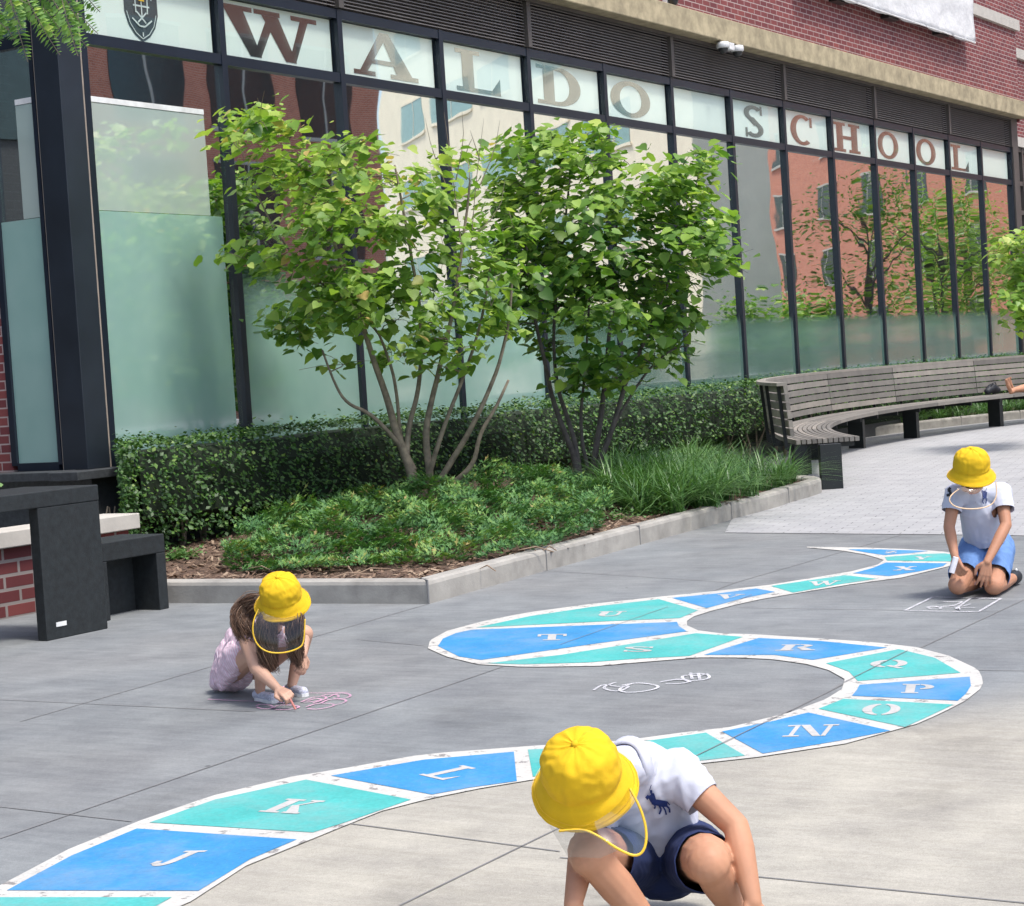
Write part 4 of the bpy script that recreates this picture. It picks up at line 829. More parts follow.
# low twigs in the mulch
mb = MB()
for k in range(60):
    x, y = rnd.uniform(230, 640), rnd.uniform(520, 582)
    if not inpoly(x, y, MUL): continue
    p = SG(x, y)+Vector((0, 0, .03)); a = rnd.uniform(0, 6.28); d_ = Vector((math.cos(a), math.sin(a), rnd.uniform(-.05, .3)))*rnd.uniform(.05, .16)
    mb.tube([p-d_, p+Vector((0, 0, .03)), p+d_], [.004, .005, .002], 5, a=.8)
tag(mb.build('dead_twigs', 'chip'), 'grey dead twigs lying at the front of the ground cover', 'twigs', kind='stuff')
# juniper ground cover
JUN = [(214, 572), (236, 548), (285, 522), (330, 505), (380, 492), (480, 486), (570, 478), (606, 500), (612, 524), (598, 540), (530, 556), (470, 562), (430, 567), (380, 571), (330, 575), (260, 575)]
pos = []; val = []; up = []
tries = 0
while len(pos) < 40000 and tries < 200000:
    tries += 1
    x, y = rnd.uniform(225, 620), rnd.uniform(470, 580)
    if not inpoly(x, y, JUN): continue
    p = SG(x, y); h1 = mnoise.noise(Vector((p.x*2.2, p.y*2.2, 0))); h2 = mnoise.noise(Vector((p.x*7, p.y*7, 3)))
    edge = min(1, max(0, (585-y-.06*(x-230))/26)) if x < 520 else 1
    hh = (.07+.22*max(0, h1+.30)+.10*h2)*(.35+.65*edge)
    if h2 < -.38 and rnd.random() < .7: continue
    z = p.z+max(.01, hh)*(1-abs(rnd.gauss(0, .22)))
    pos.append((p.x, p.y, z)); val.append(min(1, max(0, .42+.55*h2+.25*h1+rnd.gauss(0, .14)+(.35*(1-edge)*(rnd.random() < .6)))))
n = len(pos); pa_ = np.array(pos); ang = np.array([mnoise.noise(Vector((q[0]*3, q[1]*3, 7)))*7 for q in pos])+nr.normal(0, .5, n)
T_ = unit(np.stack([np.cos(ang), np.sin(ang)-.3, .35+nr.normal(0, .25, n)], 1)); Z_ = nr.normal(size=(n, 3))*.3+np.array([0, 0, 1]); Z_ = unit(Z_-T_*np.sum(T_*Z_, axis=1, keepdims=True)); s__ = .038*(1+.4*nr.uniform(-1, 1, (n, 1))); X, Y, Z = np.cross(T_, Z_)*s__*.75, T_*s__*1.15, Z_*s__
SPRIG = ([(0, 0, 0), (-.18, .35, 0), (-.45, .62, .1), (-.12, .6, .02), (0, 1.1, .12), (.12, .6, .02), (.45, .62, .1), (.18, .35, 0)], [(0, 1, 3, 4, 5, 7), (1, 2, 3), (7, 5, 6)])
tag(scatter_mesh('juniper_groundcover', 'juniper', SPRIG[0], SPRIG[1], np.array(pos), X, Y*1.2, Z, np.array(val)), 'low spreading juniper covering the mound under the two trees', 'ground cover', kind='stuff')
# small weeds near the kerb
def weed(px, py, r_, n, label):
    p = SG(px, py); q = np.array([(p.x+rnd.gauss(0, r_), p.y+rnd.gauss(0, r_), p.z+.02+abs(rnd.gauss(0, r_*.5))) for _ in range(n)])
    X, Y, Z = leaf_frames(n, .04); tag(scatter_mesh('young_weed', 'grass', SPRIG[0], SPRIG[1], q, X, Y, Z, np.clip(nr.normal(.7, .2, n), 0, 1)), label, 'weed')
weed(180, 560, .07, 260, 'small green tuft at the left end of the planting bed'); weed(620, 520, .07, 120, 'yellow green weed below the front grass clumps'); weed(655, 516, .08, 160, 'yellow green weed by the kerb right of another low weed'); weed(425, 562, .06, 70, 'tiny bright green weed at the bend of the kerb')
# strap-leaved grass
def blades(spec, name, label):
    V = []; F = []; A = []
    for (c, nb, L, spread) in spec:
        for _ in range(nb):
            a = rnd.uniform(0, 2*math.pi); l = L*rnd.uniform(.65, 1.15); out = spread*rnd.uniform(.3, 1.2); b0 = Vector(c)+Vector((rnd.gauss(0, .04), rnd.gauss(0, .04), 0))
            dr = Vector((math.cos(a), math.sin(a), 0)); sd = Vector((-dr.y, dr.x, 0))*rnd.uniform(.004, .0075); base = len(V); val = min(1, max(0, rnd.gauss(.5, .2)))
            lean = rnd.uniform(.25, 1.15)
            for k in range(6):
                t = k/5; q = b0+dr*out*l*(t**1.6)*lean*1.6+Vector((0, 0, l*(t-.62*lean*t*t*1.15)))
                w_ = (1-t**3)*.95+.05; V += [tuple(q-sd*w_), tuple(q+sd*w_)]; A += [val+.15*t]*2
            for k in range(5): F.append((base+2*k, base+2*k+1, base+2*k+3, base+2*k+2))
    mb = MB(); mb.v = V; mb.f = F; mb.a = A; o = mb.build(name, 'grass', smooth=True); tag(o, label, 'grass', kind='stuff')
GR = [(604, 505), (598, 470), (640, 440), (700, 430), (755, 438), (778, 458), (795, 484), (770, 496), (720, 506), (672, 516), (640, 516)]
spec = []
while len(spec) < 140:
    x, y = rnd.uniform(595, 812), rnd.uniform(430, 522)
    if inpoly(x, y+12, GR):
        p = SG(x, y+12)
        if inpoly(p.x, p.y, soilpoly): spec.append((p, 60, rnd.uniform(.34, .54), 1.35))
blades(spec, 'strap_grass', 'arching dark green strap grass at the right end of the planting bed')
spec = []; GR2 = [(350, 492), (375, 478), (440, 462), (500, 455), (560, 468), (585, 488), (540, 492), (430, 494)]
for _ in range(400):
    x, y = rnd.uniform(345, 590), rnd.uniform(450, 496)
    if inpoly(x, y, GR2) and len(spec) < 46: spec.append((SG(x, y), 34, .34, .9))
for _ in range(22): spec.append((LW(rnd.uniform(.9, 5), rnd.uniform(.95, 1.25), .15), 20, .3, .9))
blades(spec, 'strap_grass', 'arching strap grass growing behind the juniper around the tree stems')
spec = []
for _ in range(190):
    th = rnd.uniform(.40, 1.15); spec.append((arc(RB+rnd.uniform(1.6, 2.3), th, .10), 24, .40, 1.0))
blades(spec, 'strap_grass', 'strap grass seen under the seat of the curved bench')
# trees
def PL(pts, Y): return [PX(x, y, Y+dy) for x, y, dy in pts]
def crown_tree(name, label, Yd, base, stems, outline, ncl, nleaf, mat, bark, size, bare=None, thin=None, seed=1, dep=.75):
    rr_ = random.Random(seed); root = thing(name, label, 'tree', base)
    mb = MB(); nodes = []
    for pts, r0, r1 in stems:
        P = smooth_line(PL(pts, Yd), 2); n = len(P)
        P = [p+Vector((mnoise.noise(p*3)*.012, 0, 0)) for p in P]
        mb.tube(P, [r0+(r1-r0)*i/(n-1) for i in range(n)], 8)
        nodes += [(p, r0+(r1-r0)*i/(n-1)) for i, p in enumerate(P) if i > n*.35]
    tr = mb.build('trunk', bark, root, smooth=True)
    xs = [p[0] for p in outline]; ys = [p[1] for p in outline]; cl = []
    k = 0
    while len(cl) < ncl and k < 20000:
        k += 1; x, y = rr_.uniform(min(xs), max(xs)), rr_.uniform(min(ys), max(ys))
        if not inpoly(x, y, outline): continue
        if thin and rr_.random() < thin(x, y): continue
        c = PX(x, y, Yd+rr_.gauss(0, .33)*dep*1.6)
        if any((c-q).length < .17 for q in cl): continue
        cl.append(c)
    cl.sort(key=lambda c: min((c-p).length for p, r in nodes)); mb = MB(); pos = []; val = []; outv = []
    ctr = sum(cl, Vector())/len(cl)
    for c in cl:
        p, r = min(nodes, key=lambda q: (q[0]-c).length+max(0, q[0].z-c.z)*.6)
        mid = p.lerp(c, .5)+Vector((rr_.gauss(0, .03), rr_.gauss(0, .03), rr_.uniform(0, .06))); r_ = min(r*.6, .010)
        if (c-p).length > .02: mb.tube([p, mid, c], [r_, r_*.75, r_*.45], 5); nodes += [(mid, r_*.8), (c, r_*.5)]
        nl = int(nleaf*rr_.uniform(.6, 1.35)); od = (c-ctr); od.normalize()
        for _ in range(3):
            e = c+Vector((rr_.gauss(0, .13), rr_.gauss(0, .13), rr_.gauss(0, .08))); mb.tube([c, c.lerp(e, .5)+Vector((0, 0, .015)), e], [.004, .003, .002], 4)
        vb = rr_.gauss(0, .08)
        for _ in range(nl):
            q = c+Vector((rr_.gauss(0, .115), rr_.gauss(0, .115), rr_.gauss(0, .068))); pos.append(tuple(q)); outv.append((od.x*.5, od.y*.5-.25, od.z*.2))
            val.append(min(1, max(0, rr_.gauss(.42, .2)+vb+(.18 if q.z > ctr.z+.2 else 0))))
    if bare:
        for pts in bare:
            P = smooth_line(PL(pts, Yd), 1); mb.tube(P, [.006-.005*i/(len(P)-1) for i in range(len(P))], 5)
    mb.build('branches', bark, root)
    n = len(pos); X, Y, Z = leaf_frames(n, size, .55, .85, np.array(outv), .75)
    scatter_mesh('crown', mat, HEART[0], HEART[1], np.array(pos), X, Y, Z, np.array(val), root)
T1 = [(232, 115), (262, 110), (295, 128), (335, 148), (360, 128), (385, 160), (420, 165), (445, 150), (482, 158), (505, 190), (518, 240), (524, 310), (508, 345), (480, 335), (462, 365), (440, 378), (405, 372), (372, 356), (348, 378), (328, 378), (318, 352), (278, 333), (268, 312), (292, 296), (262, 284), (236, 268), (226, 252), (262, 243), (290, 228), (275, 200), (248, 188), (234, 168), (205, 152), (208, 142), (238, 142)]
stems1 = [([(415, 494, 0), (411, 470, 0), (404, 452, 0), (396, 432, -.02), (388, 400, -.05), (372, 355, -.1), (350, 290, -.15), (330, 230, -.2)], .050, .012),
 ([(404, 452, 0), (388, 430, -.1), (368, 412, -.15), (347, 404, -.2), (335, 385, -.2), (322, 350, -.25)], .022, .008),
 ([(407, 455, 0), (409, 425, .05), (417, 395, .1), (423, 350, .12), (418, 290, .15), (405, 220, .2), (395, 165, .2)], .026, .008),
 ([(432, 494, 0), (428, 462, .02), (426, 430, .05), (431, 400, .05), (440, 370, .05), (452, 320, .05), (462, 250, .1), (470, 180, .1)], .036, .008),
 ([(434, 492, 0), (450, 462, -.05), (468, 434, -.08), (484, 402, -.1), (498, 368, -.12), (508, 330, -.1), (512, 280, -.1)], .030, .008),
 ([(436, 494, 0), (458, 480, -.1), (474, 462, -.15), (479, 435, -.15), (496, 408, -.15), (508, 380, -.1)], .028, .010),
 ([(425, 488, 0), (436, 450, -.08), (446, 420, -.08), (462, 380, -.08), (480, 330, -.1), (492, 260, -.1)], .024, .008),
 ([(415, 470, 0), (400, 440, .05), (397, 400, .1), (391, 360, .1), (372, 320, .1), (290, 260, .0), (245, 170, .0)], .020, .005)]
bare1 = [[(470, 260, 0), (476, 180, 0), (484, 118, 0)], [(462, 250, 0), (452, 170, 0), (444, 112, 0)], [(478, 190, 0), (495, 150, 0), (500, 120, 0)], [(448, 190, 0), (432, 150, 0), (425, 118, 0)], [(480, 160, 0), (470, 130, 0)], [(456, 180, 0), (464, 140, 0), (462, 112, 0)], [(300, 180, 0), (268, 112, 0)], [(470, 240, 0), (500, 210, 0), (505, 180, 0)]]
crown_tree('broadleaf_tree', 'young tree with several slim brown stems and an open yellow green crown over the juniper', 16.3, SG(425, 492), stems1, T1, 118, 32, 'leaf', 'bark', .088, bare1, lambda x, y: .55 if (x > 440 and 150 < y < 300) else (.35 if y > 330 else 0), 3, .7)
T2 = [(498, 165), (535, 135), (560, 124), (600, 126), (612, 145), (640, 165), (664, 178), (690, 158), (706, 150), (716, 165), (706, 205), (722, 232), (752, 234), (748, 262), (722, 262), (706, 280), (694, 300), (702, 320), (690, 340), (704, 362), (668, 376), (622, 366), (612, 396), (588, 392), (556, 378), (532, 345), (506, 335), (512, 290), (500, 250), (488, 200)]
stems2 = [([(578, 476, 0), (574, 455, 0), (564, 432, -.03), (553, 400, -.05), (545, 365, -.08), (530, 300, -.1), (525, 230, -.15)], .034, .010),
 ([(580, 476, 0), (576, 445, .03), (566, 415, .05), (556, 385, .05), (552, 340, .05), (560, 260, .05), (570, 180, .05)], .028, .008),
 ([(592, 474, 0), (598, 440, .02), (602, 410, .05), (606, 370, .05), (612, 300, .1), (618, 220, .1)], .034, .010),
 ([(594, 474, 0), (608, 442, -.05), (618, 410, -.08), (630, 370, -.1), (655, 320, -.1), (680, 250, -.1), (695, 190, -.1)], .030, .007),
 ([(588, 470, 0), (580, 430, .08), (582, 395, .1), (588, 340, .1), (590, 250, .1)], .020, .007),
 ([(606, 445, 0), (614, 425, 0), (640, 380, .05), (668, 350, .05), (690, 345, .05)], .018, .006)]
crown_tree('broadleaf_tree', 'dense leafy green young tree on dark slim stems to the left of the grass clumps', 17.8, SG(588, 474), stems2, T2, 152, 36, 'leaf_dark', 'bark_dark', .092, None, lambda x, y: .25 if y > 340 else 0, 5, .8)
# tree reaching in on the right, tree branch reaching in top left
b_ = PX(1075, 420, 24); T3 = [(1002, 246), (1030, 235), (1050, 225), (1062, 260), (1060, 300), (1050, 325), (1030, 325), (1006, 316), (1012, 290), (998, 262)]
crown_tree('maple_tree', 'green small leaved tree reaching into the picture behind the right end of the bench', 24, Vector((b_.x, b_.y, .1)), [([(1078, 420, 0), (1076, 360, 0), (1060, 300, 0), (1045, 240, 0)], .05, .015), ([(1068, 340, 0), (1050, 300, 0), (1025, 270, 0)], .02, .008)], T3, 46, 46, 'leaf', 'bark', .085, None, None, 8, .7)
root = thing('locust_tree', 'honey locust tree whose feathery leaves hang in from the top left', 'tree', Vector((-4.6, 8.2, 0)))
mb = MB(); tr_ = [Vector((-4.6, 8.2, 0)), Vector((-4.5, 8.1, 1.6)), Vector((-4.3, 8.0, 3.0)), Vector((-3.6, 8, 3.5)), PX(-60, -70, 8), PX(30, -30, 8), PX(80, -15, 8)]
mb.tube(smooth_line(tr_, 2), [.12-.115*i/(4*(len(tr_)-1)+1) for i in range(len(smooth_line(tr_, 2)))], 8); mb.build('trunk', 'bark', root, smooth=True)
def frond(mb, a, b_, nleaf, pos, T, S):
    L = (b_-a); ln = L.length; sag = Vector((0, 0, -.15*ln)); P = [a+L*t+sag*(t*t-t)*-1 for t in np.linspace(0, 1, 8)]; mb.tube(P, [.0022]*8, 4)
    side = L.cross(Vector((0, 1, .25))).normalized()
    for k in range(nleaf):
        t = .1+.9*k/nleaf; p = a+L*t+sag*(t*t-t)*-1
        for sgn in (-1, 1): pos.append(tuple(p)); T.append(tuple((side*sgn+L.normalized()*.35+Vector((0, rnd.gauss(0, .15), rnd.gauss(0, .1)))).normalized())); S.append(math.sin(math.pi*min(.93, .12+t*.8)))
mb = MB(); pos = []; T = []; S = []
for (x0, y0, x1, y1, dy) in [(10, 0, 28, 62, 0), (0, 10, 14, 40, .1), (25, -5, 60, 55, -.1), (35, -8, 72, 45, .05), (50, -5, 88, 48, 0), (60, -12, 98, 34, .1), (0, -15, 40, 20, .1), (-20, 0, 8, 30, 0), (20, -15, 45, 30, .2), (55, -20, 80, 22, -.1), (30, -20, 62, 12, 0), (5, -18, 22, 30, -.2), (70, -25, 100, 12, .15), (42, 5, 55, 38, .15), (-8, -10, -2, 48, .1), (62, 0, 78, 56, -.15), (15, -30, 75, -5, 0), (-20, -30, 30, 5, 0)]:
    frond(mb, PX(x0, y0, 8+dy), PX(x1, y1, 8+dy+rnd.uniform(-.1, .1)), 15, pos, T, S)
mb.build('leaf_stalks', 'leaf_stalk' if 'leaf_stalk' in M else 'bark', root)
n = len(pos); T = np.array(T); Zv = unit(nr.normal(size=(n, 3))*.35+np.array([0, -.5, .8])); Zv = unit(Zv-T*np.sum(T*Zv, axis=1, keepdims=True)); s_ = (.046*np.array(S))[:, None]
scatter_mesh('crown', 'locust', OVAL[0], OVAL[1], np.array(pos), np.cross(T, Zv)*s_*1.15, T*s_, Zv*s_, np.clip(nr.normal(.5, .22, n), 0, 1), root)

# ------------------------------------------------------------------ people
from mathutils.bvhtree import BVHTree
def capsule(mb, p, q, rp, rq, n=14):
    p = Vector(p); q = Vector(q); ax = q-p; L = ax.length
    if L < 1e-5: ax = Vector((0, 0, 1)); L = 1e-5
    pr = [(max(1e-5, rp*math.cos(t)), rp*math.sin(t)) for t in np.linspace(-math.pi/2, 0, 6)]+[(max(1e-5, rq*math.cos(t)), L+rq*math.sin(t)) for t in np.linspace(0, math.pi/2, 6)]
    b = len(mb.v); mb.lathe(pr, p, ax, n); k = len(pr); mb.f += [tuple(b+j for j in range(n))[::-1], tuple(b+(k-1)*n+j for j in range(n))]
def ellipsoid(mb, c, ax, ay, az, n=18):
    c = Vector(c); b = len(mb.v); m_ = 11
    for i in range(m_):
        t = -math.pi/2+math.pi*(i+.001*(i == 0)-.001*(i == m_-1))/(m_-1)
        for j in range(n): a = 2*math.pi*j/n; mb.v.append(tuple(c+ax*math.cos(t)*math.cos(a)+ay*math.cos(t)*math.sin(a)+az*math.sin(t))); mb.a.append(.5)
    for i in range(m_-1):
        for j in range(n): mb.f.append((b+i*n+j, b+i*n+(j+1) % n, b+(i+1)*n+(j+1) % n, b+(i+1)*n+j))
    mb.f += [tuple(b+j for j in range(n))[::-1], tuple(b+(m_-1)*n+j for j in range(n))]
def chain(mb, pts):
    for (p, r), (q, s) in zip(pts[:-1], pts[1:]): capsule(mb, p, q, r, s)
def remeshed(mb, name, mat, parent, voxel, it=6, fold=0, fs=16, cuts=(), thick=0, seed=0):
    me = bpy.data.meshes.new('t'); me.from_pydata(mb.v, [], mb.f); o = bpy.data.objects.new('t', me); COL.objects.link(o)
    bm = bmesh.new(); bm.from_mesh(me); bmesh.ops.recalc_face_normals(bm, faces=bm.faces); bm.to_mesh(me); bm.free()
    r = o.modifiers.new('r', 'REMESH'); r.mode = 'VOXEL'; r.voxel_size = voxel; s = o.modifiers.new('s', 'SMOOTH'); s.factor = .5; s.iterations = it
    dg = bpy.context.evaluated_depsgraph_get(); nm = bpy.data.meshes.new_from_object(o.evaluated_get(dg)); bpy.data.objects.remove(o)
    bm = bmesh.new(); bm.from_mesh(nm); bm.normal_update()
    if fold:
        for v in bm.verts:
            p = v.co; a = mnoise.noise(Vector((p.x*fs, p.y*fs, p.z*fs*.6+seed))); a = 1-abs(a)*2.4; q_ = p*fs+Vector((0, 0, seed)); q_ = q_+Vector((mnoise.noise(q_*.7), mnoise.noise(q_*.7+Vector((9, 0, 0))), 0))*1.1; b2_ = 1-abs(mnoise.noise(Vector((q_.x*1.9, q_.y*1.9, q_.z*.9))))*3; v.co = p+v.normal*fold*(.7*a+.45*b2_)
    for ct in cuts:
        c, n_, R2 = ct[:3]; rad = ct[3] if len(ct) > 3 else 9; c = Vector(c); n_ = Vector(n_).normalized()
        near = lambda q: (q-c).length < R2 and ((q-c)-n_*(q-c).dot(n_)).length < rad
        fs_ = [f for f in bm.faces if near(f.calc_center_median())]; es = {e for f in fs_ for e in f.edges}; vs = {v for f in fs_ for v in f.verts}
        bmesh.ops.bisect_plane(bm, geom=list(vs)+list(es)+fs_, plane_co=c, plane_no=n_)
        bmesh.ops.delete(bm, geom=[v for v in bm.verts if (v.co-c).dot(n_) > 1e-4 and near(v.co)], context='VERTS')
    if cuts:
        bm.verts.ensure_lookup_table(); seen = {}; comps = []
        for v in bm.verts:
            if v in seen: continue
            st_ = [v]; comp = []; seen[v] = 1
            while st_:
                q = st_.pop(); comp.append(q)
                for e in q.link_edges:
                    o2 = e.other_vert(q)
                    if o2 not in seen: seen[o2] = 1; st_.append(o2)
            comps.append(comp)
        comps.sort(key=len)
        for c_ in comps[:-1]: bmesh.ops.delete(bm, geom=c_, context='VERTS')
    org = Vector(ORG.get(parent.name, parent.location)); 
    bm.to_mesh(nm); bm.free(); tgt = BVHTree.FromPolygons([v.co.copy() for v in nm.vertices], [tuple(p.vertices) for p in nm.polygons])
    nm.transform(Matrix.Translation(-org)); nm.materials.clear(); nm.materials.append(M[mat]); nm.polygons.foreach_set('use_smooth', [True]*len(nm.polygons))
    ob = bpy.data.objects.new(name, nm); COL.objects.link(ob); ob.parent = parent; nm.name = name; ORG[ob.name] = org
    if thick: md = ob.modifiers.new('s', 'SOLIDIFY'); md.thickness = thick; md.offset = -1
    ob_bvh[ob.name] = tgt
    return ob
ob_bvh = {}
def decal(polys, target, name, mat, off=.0065):
    mb = MB(); e = Vector((0, 0, EYE)); bv = ob_bvh[target.name]
    for k, P in enumerate(polys):
        pts = []
        for x, y in P:
            d_ = ray(x, y).normalized(); h, n_, i, ds = bv.ray_cast(e, d_)
            if h is None: break
            pts.append(h-d_*(off+.0003*(k % 6)))
        else:
            cx_ = sum(q[0] for q in P)/len(P); cy_ = sum(q[1] for q in P)/len(P); d_ = ray(cx_, cy_).normalized(); hh, n_, i, ds = bv.ray_cast(e, d_)
            if len(P) > 4 and hh is not None:
                b9 = len(mb.v); m9 = len(P); mb.add([tuple(q) for q in pts]+[tuple(hh-d_*(off+.0003*(k % 6)))], [(j, (j+1) % m9, m9) for j in range(m9)])
            else: mb.poly(pts)
    return mb.build(name, mat, target)
def thick_line(P, w_):
    out = []
    for (x0, y0), (x1, y1) in zip(P[:-1], P[1:]):
        L = math.hypot(x1-x0, y1-y0); nx, ny = -(y1-y0)/L*w_/2, (x1-x0)/L*w_/2; out.append([(x0+nx, y0+ny), (x1+nx, y1+ny), (x1-nx, y1-ny), (x0-nx, y0-ny)])
    return out
def hand(mb, wr, d_, up, L=.13, curl=(.5, .5, .5, .5), sg=1, spread=.06, thumb=.5):
    wr = Vector(wr); d_ = Vector(d_).normalized(); up = Vector(up); up = (up-d_*up.dot(d_)).normalized(); sd = d_.cross(up)*sg
    r = .060*L
    for k in range(4):
        o_ = (1.5-k)*.115*L; a = wr+d_*.06*L+sd*o_*.55; b = wr+d_*.50*L+sd*o_-up*.01*abs(k-1.5)*L; capsule(mb, a, b, r*1.5, r*1.25)
        ln = (.40, .45, .42, .33)[k]*L; p = b; ang = curl[k]*.55; dd = (d_+sd*(1.5-k)*spread)
        for q, fr in enumerate((.45, .31, .24)):
            v = (dd*math.cos(ang)-up*math.sin(ang)).normalized(); e = p+v*ln*fr; capsule(mb, p, e, r*(1.12-.12*q), r*(1.0-.12*q), 10); p = e; ang += curl[k]*(.9, .7, .5)[q]
    a = wr+d_*.10*L+sd*.16*L-up*.02*L; b = a+(d_*.6+sd*.75-up*.25).normalized()*.20*L; c = b+(d_*1.0+sd*(.35-thumb*.6)-up*thumb*.5).normalized()*.16*L; e = c+(d_*1.0-sd*thumb*.4-up*thumb*.5).normalized()*.13*L
    capsule(mb, a, b, r*1.6, r*1.25); capsule(mb, b, c, r*1.25, r*1.05); capsule(mb, c, e, r*1.05, r*.9)
    return wr+d_*.6*L
def head(mb, c, f, u, s=1.0):
    c = Vector(c); f = Vector(f).normalized(); u = Vector(u); u = (u-f*u.dot(f)).normalized(); r = f.cross(u)
    ellipsoid(mb, c+u*.02*s, r*.068*s, f*.082*s, u*.078*s); ellipsoid(mb, c+f*.018*s-u*.035*s, r*.052*s, f*.058*s, u*.06*s)
    ellipsoid(mb, c+f*.03*s-u*.075*s, r*.028*s, f*.03*s, u*.022*s)
    capsule(mb, c+f*.078*s-u*.0*s, c+f*.090*s-u*.026*s, .007*s, .010*s, 10)
    for sg in (-1, 1): ellipsoid(mb, c+r*sg*.072*s-f*.004*s-u*.012*s, r*.008*s, f*.016*s, u*.024*s); ellipsoid(mb, c+r*sg*.034*s+f*.058*s-u*.03*s, r*.022*s, f*.02*s, u*.02*s)
    return c, f, u, r
def face(parent, H, s=1.0, hair='hair'):
    c, f, u, r = H
    for sg in (-1, 1):
        mb = MB(); ellipsoid(mb, c+r*sg*.030*s+f*.075*s+u*.004*s, r*.011*s, f*.006*s, u*.005*s); mb.build('eye', 'eye', parent, smooth=True)
    mb = MB(); ellipsoid(mb, c+f*.0775*s-u*.052*s, r*.018*s, f*.007*s, u*.005*s); mb.build('mouth', 'lip', parent, smooth=True)
def hat(parent, c, axis, R=.125, h=.115, front=(0, -1, 0), droop=.03, seed=0):
    ax = Vector(axis).normalized(); fr = Vector(front); fr = (fr-ax*fr.dot(ax)).normalized()
    prof = [(R, -droop), (R*.985, -droop+.004), (R*.90, -droop*.72+.003), (R*.80, -.004), (R*.755, .004), (R*.75, .012), (R*.745, h*.32), (R*.71, h*.58), (R*.60, h*.80), (R*.42, h*.93), (R*.2, h*.985), (.002, h)]
    prof = [(prof[i][0]+(prof[i+1][0]-prof[i][0])*q/3, prof[i][1]+(prof[i+1][1]-prof[i][1])*q/3) for i in range(len(prof)-1) for q in range(3)]+[prof[-1]]
    def fn(r, z, an):
        k = 1+.014*math.sin(an*3+seed)+.02*mnoise.noise(Vector((math.cos(an)*2.5, math.sin(an)*2.5, z*30+seed)))
        w_ = .006*math.sin(an*2+seed)*(r/R)**3+(-.006*max(0, math.cos(an))*(r > R*.85)); seam = -.0022*math.exp(-(((an/(math.pi/3)) % 1-.5)/.035)**2)*(z > .012)
        q_ = Vector((math.cos(an)*1.3*r/R, math.sin(an)*1.3*r/R, z*9+seed)); q_ = q_+Vector((mnoise.noise(q_*1.5), mnoise.noise(q_*1.5+Vector((7, 0, 0))), 0))*.8; rd = (1-abs(mnoise.noise(q_*3.1))*3.2)*.0034*min(1, r/.03); lip = .0028*math.exp(-((z-.010)/.004)**2)*(r < R*.8)
        return r*k+seam+rd*(1 if z > .012 else .35)-lip, z+w_+rd*.5*(z > .07)+.004*mnoise.noise(Vector((math.cos(an)*4, math.sin(an)*4, z*25+seed)))*(z > .02)
    mb = MB(); mb.lathe(prof, c, ax, 72, ref=fr, fn=fn)
    pr2 = []
    o = mb.build('bucket_hat', 'yellow', parent, smooth=True); ss = o.modifiers.new('ss', 'SUBSURF'); ss.levels = 1; ss.render_levels = 1
    md = o.modifiers.new('s', 'SOLIDIFY'); md.thickness = .003
    ORG[o.name] = ORG.get(parent.name, parent.location)
    mb = MB(); mb.lathe([(.0085, -.002), (.008, .004), (.004, .006), (.0005, .0065)], Vector(c)+ax*(h+.001), ax, 12); mb.build('hat_button', 'yellow', o, smooth=True)
    mb = MB()
    for q in (.93, .985):   # stitching rings on the brim
        pts = []
        for j in range(49):
            an = 2*math.pi*j/48; rr2, zz = fn(R*q, -droop*(.80 if q < .95 else .97)+.0052, an); w_ = ax.cross(fr); pts.append(Vector(c)+ax*(zz+.0012)+(fr*math.cos(an)+w_*math.sin(an))*rr2)
        mb.tube(pts, .0006, 4, cap=False)
    mb.build('brim_stitching', 'rim_yellow', o)
    return o
def shield(hat_o, rim, Y, top, mat, rim_mat, rr=.0028, bulge=.03, extra=None):
    P = [PX(x, y, Y-bulge*math.sin(math.pi*i/(len(rim)-1))) for i, (x, y) in enumerate(rim)]; P = smooth_line(P, 2)
    mb = MB(); mb.tube(P, rr, 6); mb.build('shield_rim', rim_mat, hat_o, smooth=True)
    T = [PX(x, y, Y+.01) for x, y in top]; mb = MB(); n = len(P)
    def at(Q, t): k = t*(len(Q)-1); i = min(len(Q)-2, int(k)); return Q[i].lerp(Q[i+1], k-i)
    K = 6; b = 0
    for i in range(n):
        t = i/(n-1); a = at(T, t)
        for k in range(K): mb.v.append(tuple(a.lerp(P[i], k/(K-1))+Vector((0, -.012*math.sin(math.pi*k/(K-1)), 0)))); mb.a.append(.5)
    for i in range(n-1):
        for k in range(K-1): mb.f.append((i*K+k, i*K+k+1, (i+1)*K+k+1, (i+1)*K+k))
    if extra: mb.poly([PX(*e) for e in extra])
    mb.build('face_shield', mat, hat_o, smooth=True)
def hair_cap(parent, H, s=1.0, k=1.06):
    c, f, u, r = H; mb = MB(); ellipsoid(mb, c+u*.024*s-f*.01*s, r*.070*s*k, f*.078*s*k, u*.080*s*k); mb.build('hair', 'hair', parent, smooth=True)
